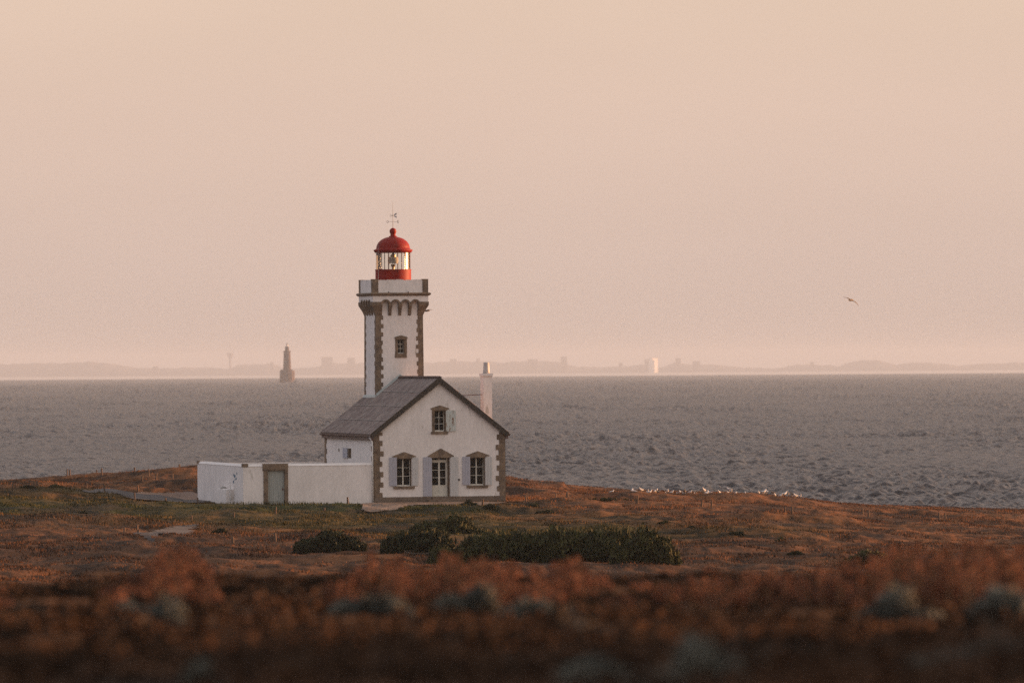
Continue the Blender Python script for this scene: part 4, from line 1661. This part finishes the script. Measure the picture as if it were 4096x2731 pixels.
leanx, leany = rng.normal(0, .05, (k, 1)) - .03, rng.normal(0, .05, (k, 1))
H2 = Hs[:, None]
Pc = np.stack([Xs[:, None] + leanx * H2 * t + np.cos(ang) * spread, Ys[:, None] + leany * H2 * t + np.sin(ang) * spread, Zs[:, None] + H2 * (.05 + .95 * t)], -1).reshape(-1, 3)
e = (.010 + .016 * rng.random(len(Pc)))[:, None]
a = rng.normal(size=Pc.shape)
a[:, 2] = np.abs(a[:, 2]) * 1.6
a /= np.linalg.norm(a, axis=1)[:, None]
b = np.cross(a, rng.normal(size=Pc.shape))
b /= np.linalg.norm(b, axis=1)[:, None]
v = np.stack([Pc - a * e, Pc + b * e * .6, Pc + a * e, Pc - b * e * .6], 1).reshape(-1, 3)
st = np_mesh('seed_stalk', v, np.arange(len(v)).reshape(-1, 4), M['stalk'])
tag(st, 'tall rust red seed stalks blurred along the near rise', 'dry plants', kind='stuff')
sv = np.zeros((k, 4, 3))
root = np.stack([Xs, Ys, Zs - .05], -1)
tip = np.stack([Xs + leanx[:, 0] * Hs, Ys + leany[:, 0] * Hs, Zs + Hs], -1)
sv[:, 0] = root - [.006, 0, 0]
sv[:, 1] = root + [.006, 0, 0]
sv[:, 2] = tip + [.003, 0, 0]
sv[:, 3] = tip - [.003, 0, 0]
stm = np_mesh('dry_stem', sv.reshape(-1, 3), np.arange(4 * k).reshape(-1, 4), M['stalk_pale'])
tag(stm, 'thin straw coloured stems among the rust seed stalks', 'dry plants', kind='stuff')

# heath cover on the near slope
N = 230000
Y = 27 + 52 * rng.random(N) ** .8
u = rng.random(N) * 4700 - 300
X = (u - 2048) / F * Y
cl = fbm(X / 1.1, Y / 1.6, 51, 4)
keep = rng.random(N) < np.clip(.5 + cl * 1.5, .12, 1)
X, Y, cl = X[keep], Y[keep], cl[keep]
hm = np.clip(.03 + .22 * (cl + .22), .02, .24) * (1 - .5 * sstep(48, 62, Y))
Z = ground(X, Y) + hm * rng.random(len(X)) ** .6
P = np.stack([X, Y, Z], -1)
e = (.018 + .028 * rng.random(len(P)))[:, None]
a = rng.normal(size=P.shape)
a /= np.linalg.norm(a, axis=1)[:, None]
b = np.cross(a, rng.normal(size=P.shape))
b /= np.linalg.norm(b, axis=1)[:, None]
v = np.stack([P - a * e, P + b * e * .6, P + a * e, P - b * e * .6], 1).reshape(-1, 3)
hth = np_mesh('heath', v, np.arange(len(v)).reshape(-1, 4), M['heath'])
tag(hth, 'low dark heath covering the blurred near slope', 'ground cover', kind='stuff')

GS = [(590, 2530, 330, 190, 'blue grey shrub alone on the near left slope, among rust plants'),
      (1475, 2500, 330, 140, 'blurred grey shrub left of the middle of the near slope'),
      (1860, 2480, 270, 140, 'blurred pale grey shrub in the middle of the near slope'),
      (2110, 2500, 230, 130, 'blurred dark grey shrub right of the middle pale one'),
      (2370, 2731, 300, 230, 'large blurred grey shrub at the bottom edge, nearer the middle'),
      (2790, 2731, 380, 210, 'widest blurred grey green shrub at the bottom edge'),
      (4010, 2550, 280, 180, 'blurred grey blue shrub at the right edge of the near slope'),
      (3600, 2520, 330, 160, 'dark blurred shrub on the near slope at right'),
      (800, 2760, 140, 100, 'small pale grey tuft at the bottom edge left')]
for i, (px, py, w_, h_, lb) in enumerate(GS):
    # stand each where the slope is seen at that height
    Yc = np.arange(25, 66, .25)
    d = C3 @ Vector(((px - 2048) / F, -(py - 1365.5) / F, -1))
    g = ground0(d.x / d.y * Yc, Yc) - (CAMZ + d.z / d.y * Yc)
    j = int(np.argmax(g >= 0)) if (g >= 0).any() else len(Yc) - 1
    shrub(px, py - 25, w_, h_ * 1.15, lb, name='grey_shrub', m=M['greyleaf'], y=float(Yc[j]), seed=60 + i, n=int(7000 * w_ / 250), size=.022)


# ---------------------------------------------------------------- posts
def z6(x, y, t):
    return (x / 2.868, 1780 + y / 2.868, (y - t) / 2.868)


def z5(x, y, t):
    return (740 + x / 3.015, 1800 + y / 3.015, (y - t) / 3.015)


def z3(x, y, t):
    return (700 + x / 1.568, 1900 + y / 1.568, (y - t) / 1.568)


def z7(x, y, t):
    return (1950 + x / 1.742, 1850 + y / 1.742, (y - t) / 1.742)


def z8(x, y, t):
    return (3000 + x / 2.146, 1800 + y / 2.146, (y - t) / 2.146)


ROWS = [
    ('on the left shore skyline', [z6(770, 375, 310), z6(800, 370, 305), z6(1112, 335, 280), z6(1170, 375, 295), z6(1540, 285, 215), z6(2057, 240, 195)]),
    ('on the bank behind the grey track', [z6(1630, 415, 350), z6(1708, 370, 305), z6(1790, 395, 340), z6(1980, 390, 340)]),
    ('edging the left rust bank', [z6(145, 530, 465), z6(172, 515, 450), z6(393, 530, 465), z6(423, 525, 460), z6(820, 465, 430), z6(990, 515, 455), z6(1583, 520, 465), z6(2187, 520, 460)]),
    ('along the grey track', [z6(1200, 585, 495), z6(1545, 630, 550), z6(1900, 655, 595), z6(2270, 670, 610)]),
    ('at the foot of the courtyard wall', [z5(445, 605, 505), z5(1050, 605, 575), z5(1665, 610, 585), z5(1965, 680, 595)]),
    ('beside the curving footpath', [z6(1425, 1000, 945), z6(1573, 960, 900), z6(1590, 1050, 1000), z6(2197, 880, 820), z3(365, 452, 418), z3(630, 445, 400)]),
    ('in the grass below the courtyard wall', [z3(370, 275, 250), z3(632, 262, 232), z3(935, 225, 205)]),
    ('along the gravel right of the house', [z3(1930, 200, 160), z7(267, 290, 250), z7(278, 260, 225), z7(475, 270, 228), z7(557, 285, 250), z7(680, 280, 245)]),
    ('on the open right slope', [z7(1035, 300, 258), z7(1046, 300, 258), z7(1490, 325, 283), z7(1560, 328, 288), z8(298, 548, 508), z8(360, 562, 502), z8(965, 570, 510), z8(1018, 585, 530),
                                 z8(1625, 605, 550), z8(1680, 605, 558)]),
]
post0 = None
for rowname, lst in ROWS:
    lst = sorted(lst)
    for i, (px, py, hp) in enumerate(lst):
        X, Y = hit(px, py)
        z = gz(X, Y)
        H = max(hp * Y / F, .25) * 1.3
        if post0 is None:
            mb = MB()
            mb.tube([(0, 0, -.25), (0, 0, .5), (.004, 0, .94), (.004, 0, 1.0)], [.5, .5, .47, .36], 8)
            post0 = mb.build('fence_post', M['post'])
            o = post0
        else:
            o = post0.copy()
            COL.objects.link(o)
        wd = .13 + .02 * math.sin(px)
        o.location = (X, Y, z - .02)
        o.scale = (wd * 1.0, wd, H + .04)
        o.rotation_euler = (R(3 * math.sin(px * 1.3)), R(4.5 * math.sin(px * .7 + py)), px)
        if len(lst) == 1:
            pos = ''
        elif i == 0:
            pos = 'leftmost'
        elif i == len(lst) - 1:
            pos = 'rightmost'
        else:
            pos = ORD[i] + ' from the left'
        tag(o, 'wooden post, %s of those %s' % (pos, rowname), 'post', 'wooden posts on the headland')


# ---------------------------------------------------------------- paling fences
def paling(pxa, pya, pxb, pyb, hpx, label, gap=.09):
    Xa, Ya = hit(pxa, pya)
    Xb, Yb = hit(pxb, pyb)
    n = int(math.hypot(Xb - Xa, Yb - Ya) / gap)
    root = empty('paling_fence', (Xa, Ya, gz(Xa, Ya)))
    tag(root, label, 'fence', 'chestnut paling fences')
    sl = MB()
    H = hpx * Ya / F
    tops = []
    for i in range(n + 1):
        t = i / n
        x, y = Xa + (Xb - Xa) * t, Ya + (Yb - Ya) * t
        z = gz(x, y) - gz(Xa, Ya)
        x -= Xa
        y -= Ya
        l_ = .03 * math.sin(i * 2.7)
        h_ = H * (1 + .12 * math.sin(i * 5.3))
        sl.hexa([(x - .018, y - .01, z - .1), (x + .018, y - .01, z - .1), (x + .018, y + .01, z - .1), (x - .018, y + .01, z - .1)],
                [(x - .006 + l_, y - .01, z + h_), (x + .01 + l_, y - .01, z + h_), (x + .01 + l_, y + .01, z + h_), (x - .006 + l_, y + .01, z + h_)])
        tops.append((x, y + .016, z + H * .7))
    sl.build('paling', M['post'], root)
    MB().tube(tops, .006, 4).build('wire', M['metal'], root)


paling(1618, 2243, 1745, 2240, 26, 'short paling fence in front of the dark shrub in the middle')
paling(2410, 2282, 2470, 2284, 22, 'faint short length of paling fence below the big thicket')
paling(2555, 2288, 2700, 2292, 34, 'longer paling fence at the right end of the thicket')

# ---------------------------------------------------------------- gulls
M['gull_white'] = mat('gull_white', (.62, .61, .60), .7, fine=.04)
M['gull_grey'] = mat('gull_grey', (.33, .34, .36), .7, fine=.08)
M['gull_brown'] = mat('gull_brown', (.17, .13, .10), .8, (.10, .08, .06), 20, fine=.2)
M['beak'] = mat('gull_beak', (.55, .35, .08), .5, fine=0)


def make_gull(young):
    root = empty('gull')
    bm_ = M['gull_brown'] if young else M['gull_white']
    body = MB().tube([(-.30, 0, .17), (-.22, 0, .185), (-.12, 0, .195), (0, 0, .205), (.10, 0, .235), (.165, 0, .29), (.19, 0, .345), (.215, 0, .372), (.235, 0, .375), (.262, 0, .368)],
                     [.012, .04, .078, .092, .082, .052, .040, .044, .038, .012], 12).build('body', bm_, root, smooth=True)
    for s in (1, -1):
        MB().tube([(.09, s * .072, .235), (0, s * .088, .232), (-.14, s * .07, .215), (-.28, s * .02, .195), (-.37, s * .006, .185)], [.02, .058, .05, .024, .004], 8, .45).build(
            'wing', M['gull_brown'] if young else M['gull_grey'], root, smooth=True)
        lg = MB().tube([(.0, s * .035, .14), (-.01, s * .035, .07), (.0, s * .035, .008)], [.012, .006, .006], 6)
        lg.add([(-.012, s * .035 - .006, .002), (.055, s * .035 - .03, .002), (.06, s * .035, .002), (.055, s * .035 + .03, .002), (-.012, s * .035 + .006, .002), (.0, s * .035, .014)],
               [(0, 1, 2, 3, 4), (0, 1, 5), (1, 2, 5), (2, 3, 5), (3, 4, 5), (4, 0, 5)])
        lg.build('leg', M['beak'], root)
    MB().tube([(.25, 0, .37), (.285, 0, .366), (.305, 0, .356)], [.014, .010, .002], 6).build('beak', M['beak'], root)
    return root


GU = [(220, 100, 0), (245, 85, 0), (325, 95, 0), (398, 100, 0), (423, 130, 0), (497, 92, 0), (520, 100, 1), (632, 108, 0), (634, 135, 0), (678, 98, 0), (758, 120, 0), (778, 115, 0),
      (838, 95, 1), (895, 115, 0), (930, 138, 0), (965, 145, 1), (1065, 80, 0), (1055, 95, 1), (1098, 100, 0), (1130, 120, 0), (1165, 135, 1), (1068, 135, 0), (1085, 158, 0),
      (1270, 105, 1), (1360, 80, 0), (1378, 95, 0), (1340, 130, 0), (1362, 122, 1), (1320, 158, 0), (1422, 105, 0), (1535, 115, 0), (1572, 122, 0), (1652, 122, 0), (1708, 118, 0),
      (1755, 90, 0), (1770, 106, 0), (1798, 105, 0), (1875, 118, 1), (1898, 125, 0), (1960, 145, 0), (2010, 118, 0), (2055, 125, 1), (2100, 135, 1), (2140, 145, 0), (2190, 130, 0),
      (1243, 165, 0), (832, 160, 0), (-22, 100, 0)]
gp = [make_gull(False), make_gull(True)]
used = [False, False]
cnt = 0
for x, y, yg in sorted(GU):
    px, py = 2450 + x / 2.94, 1940 + (y + 24) / 2.94
    py = max(py, 1962 + max(0, px - 2500) * .033)
    X, Y = hit(px, py, 330, 449)
    Y = min(max(Y, 424 + (cnt * 7) % 11), 446)
    X = (px - 2048) / F * Y
    if used[yg]:
        o = copy_tree(gp[yg])
    else:
        o = gp[yg]
        used[yg] = True
    o.location = (X, Y, gz(X, Y) + .07)
    o.scale = (.74 + .06 * ((cnt * 5) % 4),) * 3
    o.rotation_euler = (0, 0, R((cnt * 67 + (x * 13) % 50) % 360))
    pos = 'leftmost' if cnt == 0 else ('rightmost' if cnt == len(GU) - 1 else ORD[cnt] + ' from the left')
    tag(o, '%s gull standing on the headland, %s in the flock' % ('dark brown young' if yg else 'white', pos), 'gull', 'gulls standing on the headland')
    cnt += 1


def flying_gull(px, py, Y, L, Rr, label, rz_b):
    """wing tips given as picture offsets (m, seen from the camera)"""
    p = at(px, py, Y)
    root = empty('flying_gull', p, 0)
    tag(root, label, 'gull', 'gulls in flight')
    bd = Vector((math.cos(R(rz_b)), math.sin(R(rz_b)), -.05))
    pts = [bd * t for t in (-.30, -.2, -.08, .05, .15, .22, .27)]
    MB().tube([tuple(q) for q in pts], [.02, .045, .07, .075, .05, .042, .01], 10).build('body', M['gull_brown'], root, smooth=True)
    MB().tube([tuple(bd * .265), tuple(bd * .33)], [.014, .003], 6).build('beak', M['beak'], root)
    for tip in (L, Rr):
        tip = [Vector(q) for q in tip]
        w0 = .10
        mb = MB()
        nn = len(tip)
        ws = [.17, .19, .15, .09, .02][:nn]
        top, bot = [], []
        for q, cw_ in zip(tip, ws):
            top.append(q + bd * cw_ * .45)
            bot.append(q - bd * cw_ * .55)
        for i in range(nn - 1):
            th = .012
            mb.hexa([top[i] - Vector((0, 0, th)), top[i + 1] - Vector((0, 0, th * .5)), bot[i + 1] - Vector((0, 0, th * .5)), bot[i] - Vector((0, 0, th))],
                    [top[i] + Vector((0, 0, th)), top[i + 1] + Vector((0, 0, th * .5)), bot[i + 1] + Vector((0, 0, th * .2)), bot[i] + Vector((0, 0, th * .3))])
        mb.build('wing', M['gull_grey'] if px < 2000 else M['gull_brown'], root)
    return root


flying_gull(3403, 1200, 420, [(0, 0, 0), (-.13, .0, .10), (-.22, .1, .155), (-.34, .15, .17), (-.46, .2, .205)],
            [(0, 0, 0), (.14, .0, -.06), (.26, -.02, -.10), (.38, .0, -.20), (.50, .05, -.38)], 'dark gull gliding alone in the sky at right', 235).scale = (1.15,) * 3
flying_gull(1706, 1243, 425, [(0, 0, 0), (-.1, .2, .02), (-.2, .35, .03)], [(0, 0, 0), (.10, -.1, .06), (.20, -.15, .10), (.32, -.1, .09), (.44, 0, .05)],
            'grey gull flying just behind the right edge of the tower', 200)

# ---------------------------------------------------------------- far shore
M['coast'] = mat('coast_land', (.10, .085, .085), 1, (.07, .06, .06), .004)
M['mirage_strip'] = mat('painted_mirage', (.60, .50, .42), 1, (.5, .42, .36), .01)
M['far_white'] = mat('far_white_wall', (.90, .86, .80), .8, scale=.05)
M['far_grey'] = mat('far_grey_wall', (.11, .09, .09), .8, scale=.05)
YC = 32000.0
ZSEA = -YC ** 2 / RE2


def coastline(pts, Y, name, label, dep=2400, seed=0):
    """land strip with real depth: crest heights traced from the skyline, front and back slopes"""
    xs = np.array([at(p[0], 1480, Y).x for p in pts])
    zs = np.array([at(p[0], p[1], Y).z - ZSEA for p in pts])
    X = np.arange(xs[0], xs[-1], 14.0)
    Zc = np.interp(X, xs, zs)
    Zc = Zc + vnoise(X / 90, X * 0, seed) * 12 + vnoise(X / 30, X * 0, seed + 3) * 8
    Zc = np.maximum(Zc, 2)
    prof = [(-dep * .25, 0.05), (-dep * .24, .45), (0, 1.0), (dep * .4, .9), (dep, .0)]
    V_ = []
    for dy, k_ in prof:
        V_.append(np.stack([X, Y + dy + 0 * X, ZSEA + np.where(k_ <= .05, -12, Zc * k_)], -1))
    V_ = np.concatenate(V_)
    n = len(X)
    q = [[j * n + i, j * n + i + 1, (j + 1) * n + i + 1, (j + 1) * n + i] for j in range(len(prof) - 1) for i in range(n - 1)]
    o = np_mesh(name, V_, np.array(q), M['coast'])
    tag(o, label, kind='structure')
    return o


coastline([(-1500, 1475), (-600, 1462), (0, 1453), (250, 1452), (330, 1448), (420, 1450), (470, 1461), (520, 1468), (600, 1474), (700, 1476), (760, 1470), (900, 1472), (940, 1463),
           (970, 1457), (1030, 1458), (1080, 1455), (1130, 1474), (1250, 1466), (1330, 1450), (1420, 1452), (1560, 1450), (1720, 1448), (1900, 1446), (2020, 1447), (2230, 1443),
           (2280, 1462), (2380, 1470), (2450, 1466), (2560, 1456), (2640, 1472), (2700, 1452), (2840, 1458), (2980, 1470), (3010, 1474), (3130, 1472), (3200, 1458), (3320, 1461), (3365, 1474), (3410, 1448), (3440, 1442), (3530, 1441),
           (3575, 1456), (3610, 1472), (3645, 1450), (3780, 1455), (3830, 1462), (4096, 1448), (4600, 1440), (5600, 1440)], YC, 'hills', 'low hazy far shore along the horizon', seed=2)
bs = MB()  # added solid strip, its pale colour imitates the bright mirage mist above the water
zb_ = 34
bs.hexa([(-11000, YC - 900, ZSEA - 9), (12500, YC - 900, ZSEA - 9), (12500, YC - 640, ZSEA - 9), (-11000, YC - 640, ZSEA - 9)],
        [(-11000, YC - 680, ZSEA + zb_), (12500, YC - 680, ZSEA + zb_), (12500, YC - 640, ZSEA + zb_ + 1), (-11000, YC - 640, ZSEA + zb_ + 1)])
tag(bs.build('mirage_strip', M['mirage_strip']), 'pale strip painted as the bright mirage at the far waterline', kind='structure')


def far(px, pyt, Y=YC - 620):
    p = at(px, pyt, Y)
    return p.x, p.z - ZSEA


def block(name, px0, px1, pyt, m, label, Y=YC - 600, cat='building', dep=28):
    x0, zt_ = far(px0, pyt, Y)
    x1, _ = far(px1, pyt, Y)
    root = empty(name, ((x0 + x1) / 2, Y, ZSEA))
    tag(root, label, cat)
    hw_ = (x1 - x0) / 2
    MB().box(-hw_, hw_, -dep / 2, dep / 2, 0, zt_ - 2).build('wall', m, root)
    MB().box(-hw_ - .4, hw_ + .4, -dep / 2 - .4, dep / 2 + .4, zt_ - 2, zt_).build('roof', M['far_grey'] if m is M['far_white'] else m, root)
    return root


tb_ = block('tower_block', 2594, 2632, 1431, M['far_white'], 'bright white tower block catching the low sun on the far shore', dep=26)
tb_.rotation_euler = (0, 0, R(55))
block('apartment_block', 2578, 2597, 1437, M['far_grey'], 'grey hazy block just left of the bright tower block', Y=YC - 590)
block('apartment_block', 2243, 2268, 1426, M['far_grey'], 'grey hazy block standing up from the far shore behind the roof ridge', Y=YC - 590)
block('apartment_block', 2702, 2722, 1432, M['far_grey'], 'narrow grey block right of the bright tower block', Y=YC - 590)
block('apartment_block', 1286, 1330, 1427, M['far_grey'], 'wide faint grey block right of the sea lighthouse', Y=YC - 590)
block('apartment_block', 1390, 1420, 1430, M['far_grey'], 'faint grey block close left of the tower', Y=YC - 590)
for k_, (pa, pb_, pt) in enumerate(((610, 634, 1466), (1080, 1094, 1449), (1800, 1826, 1436), (1905, 1919, 1433), (2110, 2150, 1437), (2475, 2490, 1451), (2770, 2800, 1444), (3240, 3256, 1447))):
    block('apartment_block', pa, pb_, pt, M['far_grey'], 'small faint far shore building, %s from the left of the low ones' % ORD[k_], Y=YC - 590)
# water tower
x, zt_ = far(920, 1412)
WT = empty('water_tower', (x, YC - 620, ZSEA))
tag(WT, 'hazy mushroom shaped water tower on the far shore', 'water tower')
MB().lathe([(7, 0), (5, zt_ * .35), (4.6, zt_ - 34)], n=16).build('shaft', M['far_grey'], WT)
MB().lathe([(4.8, zt_ - 34), (9, zt_ - 25), (17.5, zt_ - 9), (18.5, zt_ - 3), (16, zt_)], n=20).build('tank', M['far_grey'], WT)

# ---- lighthouse standing in the sea
YL = 7700.0
pb = at(1149, 1529, YL)
ZL = -YL ** 2 / RE2
SL = empty('sea_lighthouse', (pb.x, YL, ZL), R(10))
tag(SL, 'dark stone lighthouse standing in the sea, hazy, left of the white tower', 'lighthouse')
M['sea_stone'] = mat('dark_masonry', (.085, .055, .05), .9, (.06, .04, .038), .15)


def slz(py):
    return at(1149, py, YL).z - ZL


def slw(px):
    return px / F * YL / 2


MB().lathe([(slw(62) * 1.0, -2), (slw(60), slz(1500)), (slw(59), slz(1482)), (slw(57), slz(1481)), (slw(30), slz(1480.5))], n=12).build('base', M['sea_stone'], SL)
for pxo, wz in ((-20, 10), (16, 9)):
    x = pxo / F * YL
    MB().box(x - slw(wz), x + slw(wz), -3.5, 3.5, slz(1481), slz(1478)).build('base_turret', M['sea_stone'], SL)
MB().lathe([(slw(33), slz(1481)), (slw(30), slz(1445)), (slw(27), slz(1412)), (slw(26), slz(1409))], n=20).build('shaft', M['sea_stone'], SL)
MB().lathe([(slw(26), slz(1409)), (slw(32), slz(1406)), (slw(32), slz(1403.5)), (slw(24), slz(1403))], n=20).build('gallery', M['sea_stone'], SL)
MB().lathe([(slw(18), slz(1403)), (slw(15), slz(1388)), (slw(12), slz(1385))], n=16).build('watch_room', M['sea_stone'], SL)
MB().lathe([(slw(7), slz(1385)), (slw(7), slz(1379))], n=12).build('lantern', M['far_white'], SL)
MB().lathe([(slw(8), slz(1379)), (slw(4), slz(1376)), (slw(1), slz(1371))], n=12).build('cupola', M['sea_stone'], SL)

# small white buoy/boat glint on the water
bp_ = at(2932, 1557, 4600)
BO = empty('motor_boat', (bp_.x, bp_.y, bp_.z - .3), R(30))
tag(BO, 'tiny white boat far out on the open sea at right', 'boat')
MB().hexa([(-2.5, -.6, -.2), (2.2, -.6, -.2), (2.2, .6, -.2), (-2.5, .6, -.2)], [(-2.8, -1, .9), (3.4, -.3, 1.1), (3.4, .3, 1.1), (-2.8, 1, .9)]).build('hull', M['white'], BO)
MB().box(-1.2, .8, -.6, .6, .9, 1.8).build('cabin', M['white'], BO)

# ---------------------------------------------------------------- haze
hz = MB().box(-36000, 36000, -36000, 36000, -105, 82).build('haze', bpy.data.materials.new('haze_air'))
tag(hz, 'warm dusk haze over sea and shore', kind='stuff')
m = hz.data.materials[0]
m.use_nodes = True
t = m.node_tree
t.nodes.clear()
pv = t.nodes.new('ShaderNodeVolumePrincipled')
pv.inputs['Color'].default_value = (.52, .61, .73, 1)
pv.inputs['Density'].default_value = 5.4e-5
pv.inputs['Anisotropy'].default_value = 0.1
om = t.nodes.new('ShaderNodeOutputMaterial')
t.links.new(pv.outputs[0], om.inputs['Volume'])
bpy.context.view_layer.update()
